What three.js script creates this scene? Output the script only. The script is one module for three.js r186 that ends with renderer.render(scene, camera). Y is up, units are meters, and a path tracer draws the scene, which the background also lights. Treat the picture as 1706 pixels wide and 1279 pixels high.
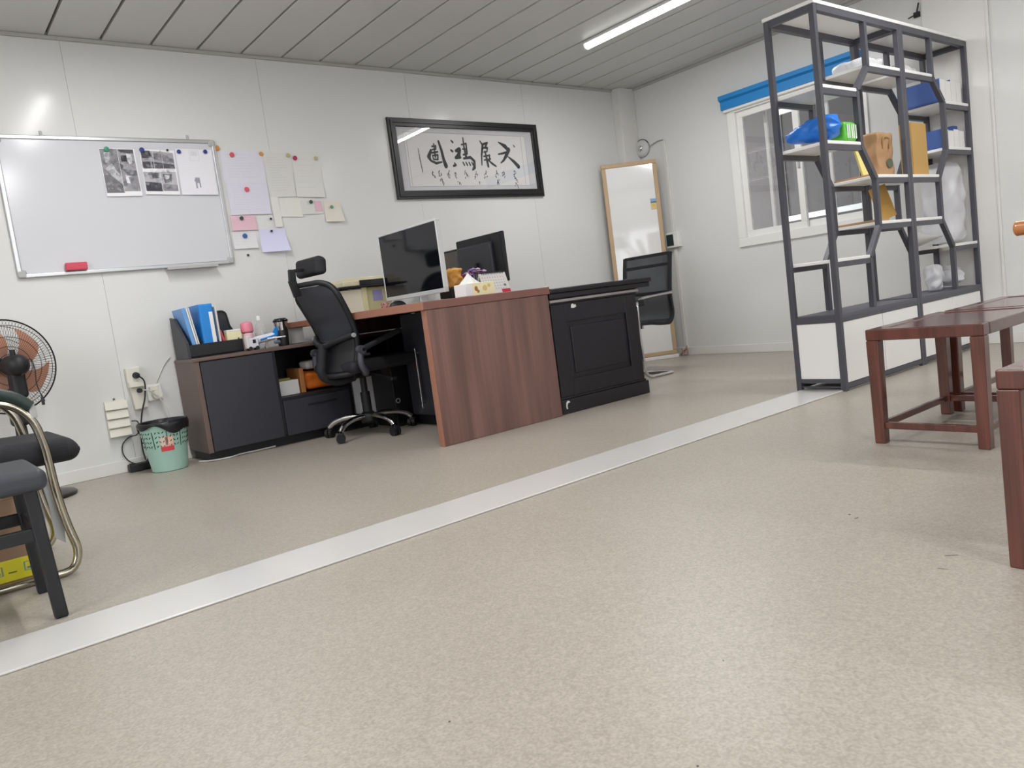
import * as THREE from 'three';
import { RoundedBoxGeometry } from 'three/addons/geometries/RoundedBoxGeometry.js';
import { mergeGeometries, mergeVertices } from 'three/addons/utils/BufferGeometryUtils.js';
import { RectAreaLightUniformsLib } from 'three/addons/lights/RectAreaLightUniformsLib.js';

// ---------------------------------------------------------------- camera, sky, exposure
const scene = new THREE.Scene();
const R = THREE.MathUtils.degToRad;
const camera = new THREE.PerspectiveCamera(2 * THREE.MathUtils.radToDeg(Math.atan(639.5 / 1290.9)), 1706 / 1279, 0.05, 200);
{
  const yaw = R(38.146), pitch = R(-5.9245), roll = R(-7.5186);
  const f = new THREE.Vector3(Math.sin(yaw) * Math.cos(pitch), Math.sin(pitch), -Math.cos(yaw) * Math.cos(pitch));
  const r0 = new THREE.Vector3(Math.cos(yaw), 0, Math.sin(yaw)), u0 = r0.clone().cross(f);
  const r = r0.clone().multiplyScalar(Math.cos(roll)).addScaledVector(u0, Math.sin(roll));
  const u = r0.clone().multiplyScalar(-Math.sin(roll)).addScaledVector(u0, Math.cos(roll));
  camera.position.set(0, 0.7, 0);
  camera.quaternion.setFromRotationMatrix(new THREE.Matrix4().makeBasis(r, u, f.clone().negate()));
}
const renderer = new THREE.WebGLRenderer({ antialias: true });
renderer.toneMapping = THREE.LinearToneMapping;
renderer.toneMappingExposure = 1.0;
renderer.shadowMap.enabled = true;
scene.background = new THREE.Color().setRGB(4.7, 4.9, 5.15);   // even overcast daylight outside
RectAreaLightUniformsLib.init();
const LAMP_NITS = 112, LAMP_GLOW = 2;
const LAMPS = [[1.10, -3.56], [4.37, -3.56], [1.10, -1.25], [4.30, -1.25], [1.10, 1.05], [4.37, 1.05], [-2.17, -3.56], [-2.17, -1.25]];

// ---------------------------------------------------------------- room sizes (metres)
const CEIL = 2.535, ZB = -5.08, ZF = 3.7, XL = -3.0, XR = 5.82;

// ---------------------------------------------------------------- helpers
let seed = 7;
const rnd = () => { seed = (seed * 1664525 + 1013904223) >>> 0; return seed / 4294967296; };
const V = (x, y, z) => new THREE.Vector3(x, y, z);
function boxUV(g) {
  g = g.index ? g.toNonIndexed() : g;
  for (const k of Object.keys(g.attributes)) if (!['position', 'normal'].includes(k)) g.deleteAttribute(k);
  const p = g.attributes.position, n = g.attributes.normal, uv = new Float32Array(p.count * 2);
  for (let i = 0; i < p.count; i++) {
    const a = Math.abs(n.getX(i)), b = Math.abs(n.getY(i)), c = Math.abs(n.getZ(i));
    if (a >= b && a >= c) { uv[2 * i] = p.getZ(i); uv[2 * i + 1] = p.getY(i); }
    else if (b >= c) { uv[2 * i] = p.getX(i); uv[2 * i + 1] = p.getZ(i); }
    else { uv[2 * i] = p.getX(i); uv[2 * i + 1] = p.getY(i); }
  }
  g.setAttribute('uv', new THREE.BufferAttribute(uv, 2));
  return g;
}
const keep = g => { g.userData = { ...(g.userData || {}), uv: true }; return g; };
function box(x0, x1, y0, y1, z0, z1, r = 0) {
  const w = x1 - x0, h = y1 - y0, d = z1 - z0;
  const g = r ? new RoundedBoxGeometry(w, h, d, r > 0.008 ? 3 : 2, Math.min(r, Math.min(w, h, d) * 0.49)) : new THREE.BoxGeometry(w, h, d);
  return boxUV(g.translate((x0 + x1) / 2, (y0 + y1) / 2, (z0 + z1) / 2));
}
function bar(p, q, w, h = w, r = 0, up) {          // square bar from p to q, w across, h along up
  const d = q.clone().sub(p), L = d.length();
  const g = r ? new RoundedBoxGeometry(w, h, L, 2, Math.min(r, Math.min(w, h) * 0.49)) : new THREE.BoxGeometry(w, h, L);
  const z = d.normalize(), u0 = up || (Math.abs(z.y) > 0.9 ? V(0, 0, 1) : V(0, 1, 0));
  const x = u0.clone().cross(z).normalize(), y = z.clone().cross(x);
  const m = new THREE.Matrix4().makeBasis(x, y, z).setPosition(p.clone().add(q).multiplyScalar(0.5));
  return boxUV(g.applyMatrix4(m));
}
function fillet(pts, r) {
  const out = [pts[0]];
  for (let i = 1; i < pts.length - 1; i++) {
    const a = pts[i - 1].clone().sub(pts[i]), b = pts[i + 1].clone().sub(pts[i]);
    const k = Math.min(r, a.length() * 0.48, b.length() * 0.48);
    const s = pts[i].clone().addScaledVector(a.normalize(), k), e = pts[i].clone().addScaledVector(b.normalize(), k);
    for (let j = 0; j <= 6; j++) { const t = j / 6; out.push(s.clone().multiplyScalar((1 - t) * (1 - t)).addScaledVector(pts[i], 2 * t * (1 - t)).addScaledVector(e, t * t)); }
  }
  out.push(pts[pts.length - 1]);
  return out;
}
class Poly extends THREE.Curve {
  constructor(pts) { super(); this.p = pts; this.l = [0]; for (let i = 1; i < pts.length; i++) this.l.push(this.l[i - 1] + pts[i].distanceTo(pts[i - 1])); }
  getPoint(t, o = new THREE.Vector3()) {
    const s = t * this.l[this.l.length - 1]; let i = 1; while (i < this.l.length - 1 && this.l[i] < s) i++;
    const k = (s - this.l[i - 1]) / Math.max(1e-9, this.l[i] - this.l[i - 1]);
    return o.copy(this.p[i - 1]).lerp(this.p[i], k);
  }
  getPointAt(t, o) { return this.getPoint(t, o); }
  getTangentAt(t, o) { return this.getTangent(t, o); }
}
function tube(pts, r, bend = 0, seg = 0, sides = 8) {
  const c = bend ? new Poly(fillet(pts, bend)) : new THREE.CatmullRomCurve3(pts);
  return boxUV(new THREE.TubeGeometry(c, seg || Math.max(8, pts.length * (bend ? 14 : 8)), r, sides, false));
}
function lathe(prof, seg = 32, x = 0, y = 0, z = 0) { return boxUV(new THREE.LatheGeometry(prof.map(p => new THREE.Vector2(p[0], p[1])), seg).translate(x, y, z)); }
function cyl(r0, r1, h, x = 0, y = 0, z = 0, seg = 20) { return boxUV(new THREE.CylinderGeometry(r1, r0, h, seg).translate(x, y + h / 2, z)); }
function ball(r, x = 0, y = 0, z = 0, sx = 1, sy = 1, sz = 1, seg = 16) { return boxUV(new THREE.SphereGeometry(r, seg, Math.ceil(seg * 0.7)).scale(sx, sy, sz).translate(x, y, z)); }
function prism(pts, depth, bevel = 0) {            // outline in xy, thickness along z (from 0)
  const s = new THREE.Shape(pts.map(p => new THREE.Vector2(p[0], p[1])));
  return boxUV(new THREE.ExtrudeGeometry(s, { depth, bevelEnabled: bevel > 0, bevelSize: bevel, bevelThickness: bevel, bevelSegments: 2, curveSegments: 6 }));
}
const used = {};
function numbered(n) { if (!(n in used)) { used[n] = 0; return n; } used[n]++; return n + '_' + String(used[n]).padStart(3, '0'); }
function obj(name, geos, m, parent) {
  const list = Array.isArray(geos) ? geos : [geos];
  const g = list.length > 1 ? mergeGeometries(list.map(q => q.index ? q.toNonIndexed() : q)) : list[0];
  const o = new THREE.Mesh(g, m);
  o.name = parent ? name : numbered(name);
  o.castShadow = o.receiveShadow = true;
  (parent || scene).add(o);
  return o;
}
function tag(o, label, category, group) { o.userData.label = label; o.userData.category = category; if (group) o.userData.group = group; return o; }
function thing(name, label, category, pos = [0, 0, 0], turn = 0, group) {
  const o = new THREE.Group(); o.name = numbered(name); scene.add(o);
  o.position.set(...pos); o.rotation.y = turn;
  return tag(o, label, category, group);
}
function single(name, label, category, geos, m, group) { return tag(obj(name, geos, m), label, category, group); }
function struct(name, geos, m) {
  let o; if (geos) o = obj(name, geos, m); else { o = new THREE.Group(); o.name = name; scene.add(o); }
  o.userData.kind = 'structure'; return o;
}
// a sheet of paper hanging on a wall: x across, y up, bottom edge standing off by curl
function sheetGeo(w, h, curl = 0.0, tw = 0) {
  const g = new THREE.BoxGeometry(w, h, 0.0012, 3, 8, 1), p = g.attributes.position;
  for (let i = 0; i < p.count; i++) { const t = 0.5 - p.getY(i) / h, s = p.getX(i) / w + 0.5; p.setZ(i, p.getZ(i) + curl * t * t * (1 + tw * (s - 0.5) * 2)); }
  g.computeVertexNormals();
  return g;
}

// ---------------------------------------------------------------- textures
function noise2(w, h, cell, s) {
  let q = s >>> 0; const rr = () => { q = (q * 1664525 + 1013904223) >>> 0; return q / 4294967296; };
  const gw = Math.max(1, Math.round(w / cell)), gh = Math.max(1, Math.round(h / cell)), g = new Float32Array(gw * gh).map(rr), o = new Float32Array(w * h);
  for (let y = 0; y < h; y++) for (let x = 0; x < w; x++) {
    const fx = x / w * gw, fy = y / h * gh, ix = Math.floor(fx), iy = Math.floor(fy), ax = fx - ix, ay = fy - iy, sx = ax * ax * (3 - 2 * ax), sy = ay * ay * (3 - 2 * ay);
    const at = (i, j) => g[((j % gh) * gw) + (i % gw)];
    o[y * w + x] = (at(ix, iy) * (1 - sx) + at(ix + 1, iy) * sx) * (1 - sy) + (at(ix, iy + 1) * (1 - sx) + at(ix + 1, iy + 1) * sx) * sy;
  }
  return o;
}
function dataTex(w, h, fn, srgb, rep = [1, 1]) {
  const d = new Uint8Array(w * h * 4);
  for (let y = 0; y < h; y++) for (let x = 0; x < w; x++) { const c = fn(x, y, y * w + x), k = (y * w + x) * 4; d[k] = c[0]; d[k + 1] = c[1]; d[k + 2] = c[2]; d[k + 3] = 255; }
  const t = new THREE.DataTexture(d, w, h); t.wrapS = t.wrapT = THREE.RepeatWrapping; t.magFilter = THREE.LinearFilter; t.minFilter = THREE.LinearMipmapLinearFilter; t.generateMipmaps = true;
  if (srgb) t.colorSpace = THREE.SRGBColorSpace;
  t.repeat.set(...rep); t.needsUpdate = true; return t;
}
function canvasTex(w, h, draw) {
  const c = document.createElement('canvas'); c.width = w; c.height = h; draw(c.getContext('2d'), w, h);
  const t = new THREE.CanvasTexture(c); t.colorSpace = THREE.SRGBColorSpace; return t;
}
const clamp = v => Math.max(0, Math.min(255, v));
const floorTex = (() => {
  const a = noise2(1024, 1024, 3, 11), b = noise2(1024, 1024, 7, 12), c = noise2(1024, 1024, 170, 13), e = noise2(1024, 1024, 2, 14);
  return dataTex(1024, 1024, (x, y, i) => { const v = (a[i] - 0.5) * 22 + (b[i] - 0.5) * 8 + (c[i] - 0.5) * 3 + (e[i] > 0.93 ? -14 : 0); return [clamp(170 + v), clamp(162 + v), clamp(151 + v * 1.05)]; }, true, [0.8, 0.8]);
})();
const scuffs = [[1.98, -1.097, 0.007, 0.007, 0.3], [1.959, -1.066, 0.004, 0.014, 1.2], [1.798, -0.76, 0.0025, 0.03, 0.7], [1.71, -0.742, 0.002, 0.022, 0.2], [0.643, -1.116, 0.005, 0.004, 0.5], [0.809, -0.714, 0.004, 0.004, 0], [1.092, -0.874, 0.005, 0.002, 0.8]];
const floorBump = (() => { const a = noise2(512, 512, 4, 21), b = noise2(512, 512, 40, 22); return dataTex(512, 512, (x, y, i) => { const v = 255 * (0.6 * a[i] + 0.4 * b[i]); return [v, v, v]; }, false, [2, 2]); })();
function woodTex(base, dark, s, rep = [1, 0.5]) {
  const a = noise2(1024, 512, 6, s), b = noise2(1024, 512, 34, s + 1), c = noise2(1024, 512, 90, s + 2);
  // grain runs along v: sample the noise with v strongly stretched
  return dataTex(1024, 512, (x, y, i) => {
    const yy = Math.floor(y / 14), f = (n, k) => n[(Math.floor(y / k) % 512) * 1024 + x];
    const g = 0.22 * f(a, 22) + 0.42 * f(b, 4) + 0.5 * f(c, 2), t = Math.max(0, Math.min(1, (g - 0.25) * 1.35));
    return [0, 1, 2].map(k => clamp(base[k] * t + dark[k] * (1 - t)));
  }, true, rep);
}
const deskWood = woodTex([141, 106, 99], [104, 76, 70], 31, [1, 0.6]);
const redWood = woodTex([113, 63, 51], [78, 40, 34], 41, [3, 1.5]);
const darkWood = woodTex([46, 42, 46], [36, 33, 38], 51);

// ---------------------------------------------------------------- materials
const M = (color, roughness = 0.6, more = {}) => new THREE.MeshPhysicalMaterial({ color, roughness, ...more });
const mat = {
  wall: M('#dfdfdd', 0.17, { specularIntensity: 0.3 }), wallGap: M('#bfbfbc', 0.7), ceil: M('#cdcdca', 0.34), ceilGap: M('#605f5c', 0.8), trim: M('#e2e0dc', 0.4), moulding: M('#b3b2ae', 0.5),
  floor: M('#ffffff', 0.36, { map: floorTex, bumpMap: floorBump, bumpScale: 0.00008, specularIntensity: 0.7 }),
  strip: M('#d0cecc', 0.22), white: M('#f0efec', 0.35), whiteGloss: M('#eeedec', 0.08, { clearcoat: 0.6, clearcoatRoughness: 0.05 }),
  board: M('#d4d5da', 0.16), alu: M('#c9cacb', 0.35, { metalness: 0.85 }), aluPlastic: M('#b4b5b4', 0.45),
  black: M('#17181c', 0.5), blackSoft: M('#1d1e23', 0.75), blackGloss: M('#131419', 0.15), screen: M('#0c0e13', 0.07, { specularIntensity: 1 }), blackCab: M('#33343c', 0.42),
  lacquer: M('#211f25', 0.33), frameInk: M('#1b1a1b', 0.38),
  chrome: M('#d8d8d8', 0.12, { metalness: 1 }), chromeWarm: M('#b9b3a2', 0.2, { metalness: 1 }), steel: M('#4a4a52', 0.42), steelDeck: M('#5a5a63', 0.5),
  deskPanel: M('#ffffff', 0.42, { map: deskWood }), deskEdge: M('#9d6c58', 0.4), deskTop: M('#80584f', 0.38), credSide: M('#6b5851', 0.45),
  stool: M('#ffffff', 0.22, { map: redWood, clearcoat: 0.5, clearcoatRoughness: 0.12 }),
  pine: M('#c3a684', 0.55), armWood: M('#b5733f', 0.3, { clearcoat: 0.4 }), kraft: M('#b08a66', 0.8), kraftDark: M('#9c7a4e', 0.75), cardboard: M('#c19a5b', 0.8), tan: M('#b98f45', 0.7),
  glass: M('#ffffff', 0.0, { transmission: 1, thickness: 0, ior: 1.5 }), clear: M('#ffffff', 0.1, { transmission: 0.9, thickness: 0, ior: 1.4 }),
  paper: M('#eceae8', 0.8), paperLav: M('#dcdae8', 0.8), paperGrey: M('#dcdbd8', 0.8), paperCream: M('#e2dbd0', 0.8), paperPink: M('#e4bdca', 0.8), paperIvory: M('#e4e3dc', 0.8), paperBlue: M('#d9d8f2', 0.8),
  blue: M('#1f86d8', 0.4), blueLight: M('#6da3df', 0.4), blueBlind: M('#1d86cc', 0.5), blueBook: M('#3f5c9c', 0.5), blueBag: M('#2277d8', 0.35), green: M('#62c03a', 0.4), mint: M('#a3c8bb', 0.35), orange: M('#ee7a1f', 0.5), yellow: M('#d9cf2a', 0.55), yellowPale: M('#eddf8f', 0.7), gold: M('#e0a04a', 0.45), pink: M('#e88a9c', 0.4), red: M('#d2495c', 0.5), redDeep: M('#c22a3c', 0.5),
  copper: M('#d39a80', 0.35, { transmission: 0.25, thickness: 0 }), bagWhite: M('#e9e9ec', 0.35, { transmission: 0.3, thickness: 0 }), cream: M('#f1e8bd', 0.6), boxCream: M('#d9d2a4', 0.7), boxOlive: M('#b9b388', 0.7),
  meshBlack: M('#34363e', 0.8, { transparent: true, opacity: 0.86 }), meshGrey: M('#33373d', 0.8, { transparent: true, opacity: 0.76 }), cable: M('#2a2a2d', 0.6), cableWhite: M('#d8d6d2', 0.5), plastic: M('#e4e1d4', 0.45), screw: M('#555555', 0.4, { metalness: 0.6 }), greenDark: M('#243530', 0.5),
  lampHousing: M('#dddddb', 0.4), lampGlow: new THREE.MeshStandardMaterial({ color: '#ffffff', emissive: new THREE.Color(1, 1, 1), emissiveIntensity: LAMP_GLOW }),
  outWall: M('#6a6563', 0.8), outBand: M('#838180', 0.8), outDark: M('#4b4745', 0.5), outGround: M('#8f8d89', 0.9),
};

// ================================================================= THE ROOM
const floorMesh = struct('floor', box(XL - 0.1, XR + 0.1, -0.1, 0, ZB - 0.1, ZF + 0.1), mat.floor);
for (const [x, z, a, b, t] of scuffs) { const o = obj('scuff_mark', boxUV(new THREE.CylinderGeometry(0.5, 0.5, 0.0006, 9).scale(a, 1, b)), M('#5d564e', 0.7), floorMesh); o.position.set(x, 0.0003, z); o.rotation.y = t; }
// ceiling: metal strip panels with open joints under a backing
{
  const c = struct('ceiling');
  obj('backing', box(XL - 0.1, XR + 0.1, CEIL + 0.022, CEIL + 0.12, ZB - 0.1, ZF + 0.1), mat.ceilGap, c);
  const P = 0.2793;
  for (let k = -15; k < 18; k++) {
    let a = 0.986 + k * P + 0.008, b = 0.986 + (k + 1) * P - 0.008; a = Math.max(a, XL); b = Math.min(b, XR);
    if (b - a > 0.02) obj('panel', box(a, b, CEIL, CEIL + 0.03, ZB, ZF, 0.004), mat.ceil, c);
  }
}
// back wall: sandwich panels with fine joints
{
  const w = struct('wall_back');
  obj('backing', box(XL - 0.1, XR + 0.1, 0, CEIL + 0.05, ZB - 0.1, ZB - 0.004), mat.wallGap, w);
  for (let k = -4; k < 6; k++) {
    const a = Math.max(XL, 1.05 + 1.15 * k + 0.0006), b = Math.min(XR, 1.05 + 1.15 * (k + 1) - 0.0006);
    if (b > a) obj('panel', box(a, b, 0, CEIL + 0.05, ZB - 0.02, ZB, 0.0012), mat.wall, w);
  }
}
// right wall with the window opening
const WZ0 = -3.97, WZ1 = -2.83, WY0 = 0.94, WY1 = 2.08;
{
  const w = struct('wall_right');
  const x0 = XR, x1 = XR + 0.09, T = CEIL + 0.05;
  obj('panel', box(x0, x1, 0, T, ZB, WZ0), mat.wall, w);
  obj('panel', box(x0, x1, 0, WY0, WZ0, WZ1), mat.wall, w);
  obj('panel', box(x0, x1, WY1, T, WZ0, WZ1), mat.wall, w);
  obj('panel', box(x0, x1, 0, T, WZ1, -2.2), mat.wall, w);
  for (const [a, b] of [[-2.2, -0.9], [-0.9, 0.25], [0.25, 1.4], [1.4, 2.55], [2.55, ZF]]) obj('panel', box(x0, x1, 0, T, a + 0.001, b - 0.001, 0.003), mat.wall, w);
}
const LW = { z0: -2.1, z1: 0.7, y0: 0.25, y1: 2.15 };
{
  const w = struct('wall_left'), T = CEIL + 0.05;
  for (const [y0, y1, z0, z1] of [[0, T, ZB - 0.1, LW.z0], [0, T, LW.z1, ZF + 0.1], [0, LW.y0, LW.z0, LW.z1], [LW.y1, T, LW.z0, LW.z1]]) obj('panel', box(XL - 0.1, XL, y0, y1, z0, z1), mat.wall, w);
}
const FW = { x0: 0.2, x1: 3.2, y0: 0.7, y1: 2.1 };
{
  const w = struct('wall_front');
  obj('panel', box(XL, FW.x0, 0, CEIL + 0.05, ZF, ZF + 0.1), mat.wall, w);
  obj('panel', box(FW.x1, XR, 0, CEIL + 0.05, ZF, ZF + 0.1), mat.wall, w);
  obj('panel', box(FW.x0, FW.x1, 0, FW.y0, ZF, ZF + 0.1), mat.wall, w);
  obj('panel', box(FW.x0, FW.x1, FW.y1, CEIL + 0.05, ZF, ZF + 0.1), mat.wall, w);
}
struct('baseboard_back', box(XL, XR, 0, 0.075, ZB, ZB + 0.012, 0.004), mat.trim);
struct('baseboard_right', [box(XR - 0.012, XR, 0, 0.075, ZB, -2.4, 0.004), box(XR - 0.012, XR, 0, 0.075, -2.0, ZF, 0.004)], mat.trim);
struct('trim_1', box(XL, XR, 0, 0.007, -2.394, -2.143, 0.0035), mat.strip);                    // floor cover strip over the module joint
struct('trim_2', box(XR - 0.014, XR + 0.001, 0, CEIL, -2.39, -2.0, 0.004), mat.trim);            // wall cover plate at the module joint
struct('trim_3', [box(5.60, XR, 0, CEIL, ZB, -4.99, 0.006)], mat.trim);                          // boxed corner post
struct('trim_4', box(XL, 5.60, CEIL - 0.022, CEIL, ZB, ZB + 0.02, 0.006), mat.moulding);
struct('trim_5', box(XR - 0.02, XR, CEIL - 0.022, CEIL, -4.99, ZF, 0.006), mat.moulding);
struct('trim_6', box(XR - 0.02, XR - 0.006, 0, CEIL, -2.002, -1.985, 0.003), mat.trim);

// windows
function windowRing(a0, a1, y0, y1, t, d0, d1, axis) {   // rectangular frame of four rounded bars in the plane; axis 'z' spans z, 'x' spans x
  const B = (p0, p1, q0, q1) => axis === 'z' ? box(d0, d1, q0, q1, p0, p1, 0.004) : box(p0, p1, q0, q1, d0, d1, 0.004);
  return [B(a0, a1, y0, y0 + t), B(a0, a1, y1 - t, y1), B(a0, a0 + t, y0 + t, y1 - t), B(a1 - t, a1, y0 + t, y1 - t)];
}
{
  const w = struct('window_1');
  obj('window_frame', [...windowRing(WZ0 - 0.025, WZ1 + 0.025, WY0 - 0.025, WY1 + 0.025, 0.075, XR - 0.018, XR + 0.075, 'z')], mat.white, w);
  const mid = (WZ0 + WZ1) / 2;
  for (const [a, b, x] of [[WZ0 + 0.05, mid + 0.035, XR + 0.006], [mid - 0.035, WZ1 - 0.05, XR + 0.04]]) {
    const s = obj('sash', windowRing(a, b, WY0 + 0.05, WY1 - 0.05, 0.052, x, x + 0.028, 'z'), mat.white, w);
    obj('pane', box(x + 0.012, x + 0.016, WY0 + 0.1, WY1 - 0.1, a + 0.05, b - 0.05), mat.glass, s);
  }
  obj('sash_lock', [box(XR - 0.008, XR + 0.008, 1.46, 1.54, mid + 0.0, mid + 0.018, 0.003)], mat.aluPlastic, w);
}
{
  const w = struct('window_2');
  obj('window_frame', windowRing(FW.x0, FW.x1, FW.y0, FW.y1, 0.06, ZF - 0.01, ZF + 0.08, 'x'), mat.white, w);
  obj('mullion', box(1.675, 1.725, FW.y0, FW.y1, ZF + 0.01, ZF + 0.06), mat.white, w);
  obj('pane', box(FW.x0 + 0.05, FW.x1 - 0.05, FW.y0 + 0.05, FW.y1 - 0.05, ZF + 0.03, ZF + 0.034), mat.glass, w);
}
{
  const w = struct('window_3');
  obj('window_frame', windowRing(LW.z0, LW.z1, LW.y0, LW.y1, 0.06, XL - 0.08, XL + 0.01, 'z'), mat.white, w);
  obj('mullion', box(XL - 0.06, XL - 0.01, LW.y0, LW.y1, -0.725, -0.675), mat.white, w);
  obj('pane', box(XL - 0.034, XL - 0.03, LW.y0 + 0.05, LW.y1 - 0.05, LW.z0 + 0.05, LW.z1 - 0.05), mat.glass, w);
}
// lamps: LED battens running towards the back wall
const lampLabels = ['ceiling batten lamp above the area between whiteboard and desk', 'lit white batten lamp on ceiling near bookshelf, the one in view', 'ceiling batten lamp over the open floor at left', 'ceiling batten lamp over the wooden stools', 'ceiling batten lamp by the rear window at left', 'ceiling batten lamp by the rear window at right', 'ceiling batten lamp close to left end of back wall', 'ceiling batten lamp close to left wall by the side window'];
LAMPS.forEach(([x, z], i) => {
  const t = thing('batten_lamp', lampLabels[i], 'lamp', [x, CEIL, z], 0, 'ceiling batten lamps');
  obj('housing', box(-0.032, 0.032, -0.022, 0, -0.61, 0.61, 0.004), mat.lampHousing, t);
  const prof = []; for (let k = 0; k <= 12; k++) { const a = Math.PI * k / 12; prof.push([Math.cos(a) * 0.033, -Math.sin(a) * 0.036]); }
  obj('diffuser', prism(prof, 1.16).translate(0, -0.022, -0.58), mat.lampGlow, t);
  for (const s of [-1, 1]) obj('end_cap', box(-0.034, 0.034, -0.058, -0.02, s * 0.595 - 0.015, s * 0.595 + 0.015, 0.01), mat.lampHousing, t);
  const l = new THREE.RectAreaLight(0xffffff, LAMP_NITS, 0.062, 1.15);
  l.position.set(x, CEIL - 0.064, z); l.rotation.x = -Math.PI / 2; l.castShadow = true;
  scene.add(l);
});

// ================================================================= OUTSIDE THE WINDOW
single('ground', 'grey concrete passage outside the sliding window', 'ground', box(XR + 0.1, 16, -0.3, -0.15, -14, 10), mat.outGround);
{
  const b = thing('neighbouring_cabin', 'grey cabin across the passage seen through the window', 'building', [8.2, -0.15, -6]);
  obj('wall', box(0, 0.3, 0, 3.0, -5, 9), mat.outWall, b);
  obj('wall_band', box(-0.02, 0, 0, 1.25, -5, 9), mat.outBand, b);
  for (let k = 0; k < 5; k++) {
    const z = -3.6 + k * 2.3, w = obj('window', windowRing(z, z + 1.3, 1.35, 2.6, 0.06, -0.04, 0.02, 'z'), mat.white, b);
    obj('pane', box(-0.01, 0.0, 1.4, 2.55, z + 0.05, z + 1.25), mat.outDark, w);
  }
  obj('canopy', box(-2.27, 0.4, 3.0, 3.1, -5, 9), mat.outWall, b);
}
{
  const g = thing('window_bars', 'white security bars outside the sliding window', 'grille', [XR + 0.2, 0, 0]);
  for (let k = 0; k < 5; k++) obj('bar', box(-0.012, 0.012, WY0 - 0.05, WY1 + 0.05, -3.77 + k * 0.27 - 0.014, -3.77 + k * 0.27 + 0.014, 0.003), mat.white, g);
  for (const y of [WY0 - 0.05, WY1 + 0.04]) obj('rail', box(-0.014, 0.014, y, y + 0.03, WZ0 - 0.05, WZ1 + 0.05, 0.003), mat.white, g);
  for (const [y, z] of [[WY0 - 0.04, -3.9], [WY0 - 0.04, -2.9], [WY1 + 0.05, -3.9], [WY1 + 0.05, -2.9]]) obj('bracket', box(-0.12, -0.01, y, y + 0.02, z, z + 0.02), mat.white, g);
}

// ================================================================= RIGHT WALL THINGS
{
  const t = thing('window_blind', 'bright blue roller blind cassette above the sliding window', 'blind', [XR, 2.05, -3.42]);
  obj('cassette', prism([[0, 0.02], [-0.05, 0.02], [-0.05, 0.085], [-0.075, 0.1], [-0.075, 0.128], [0, 0.128]], 1.2, 0.003).translate(-0.003, 0, -0.6), mat.blueBlind, t);
  obj('bottom_rail', box(-0.045, -0.02, -0.005, 0.02, -0.59, 0.59, 0.006), mat.white, t);
}
{
  const t = thing('wall_siren', 'round silver fire bell high on wall beside corner post', 'bell', [XR, 1.972, -4.945]);
  const g = [[0.001, 0], [0.07, 0], [0.078, 0.012], [0.078, 0.03], [0.06, 0.045], [0.03, 0.05], [0.001, 0.05]];
  obj('dome', lathe(g, 28).rotateZ(Math.PI / 2), M('#cfcfcf', 0.35), t);
  obj('centre_cap', ball(0.028, -0.052, 0, 0, 0.6, 1, 1), mat.chrome, t);
  obj('backplate', cyl(0.082, 0.082, 0.02, 0, 0, 0, 28).rotateZ(Math.PI / 2).translate(0, 0.006, -0.008), mat.steel, t);
}
single('bell_wire', 'short grey wire arching from round bell to wall trunking', 'wire', tube([V(XR - 0.012, 1.975, -4.86), V(XR - 0.012, 1.992, -4.80), V(XR - 0.012, 2.0, -4.75), V(XR - 0.012, 1.995, -4.70)], 0.006), mat.aluPlastic);
{
  const t = thing('cable_trunking', 'slim white vertical cable trunking running down the right wall', 'trunking', [XR, 0, -4.69]);
  obj('duct', [box(-0.022, 0, 1.14, 1.985, -0.018, 0.018, 0.004), box(-0.022, 0, 0.06, 1.0, -0.012, 0.024, 0.004)], mat.trim, t);
}
{
  const t = thing('junction_box', 'small white wall box with dark grey face below bell trunking', 'wall box', [XR, 1.01, -4.69]);
  obj('case', box(-0.05, 0, 0, 0.14, -0.07, 0.075, 0.006), mat.white, t);
  obj('dark_face', box(-0.053, -0.048, 0.018, 0.122, -0.06, 0.02, 0.002), mat.greenDark, t);
}
single('loose_wire', 'tangle of thin red wire on floor below wall trunking', 'wire', tube([V(5.79, 0.09, -4.66), V(5.76, 0.03, -4.68), V(5.755, 0.075, -4.70), V(5.735, 0.02, -4.66), V(5.75, 0.012, -4.63), V(5.775, 0.06, -4.66), V(5.76, 0.012, -4.72), V(5.755, 0.012, -4.70)], 0.005, 0, 60), M('#a5706c', 0.6));
single('wall_hook', 'small black hook on wall above the bookshelf top', 'hook', [box(XR - 0.02, XR, 2.265, 2.30, -2.44, -2.40, 0.004), bar(V(XR - 0.015, 2.285, -2.42), V(XR - 0.03, 2.35, -2.395), 0.008), bar(V(XR - 0.015, 2.285, -2.42), V(XR - 0.05, 2.265, -2.46), 0.008)], mat.black);

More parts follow.
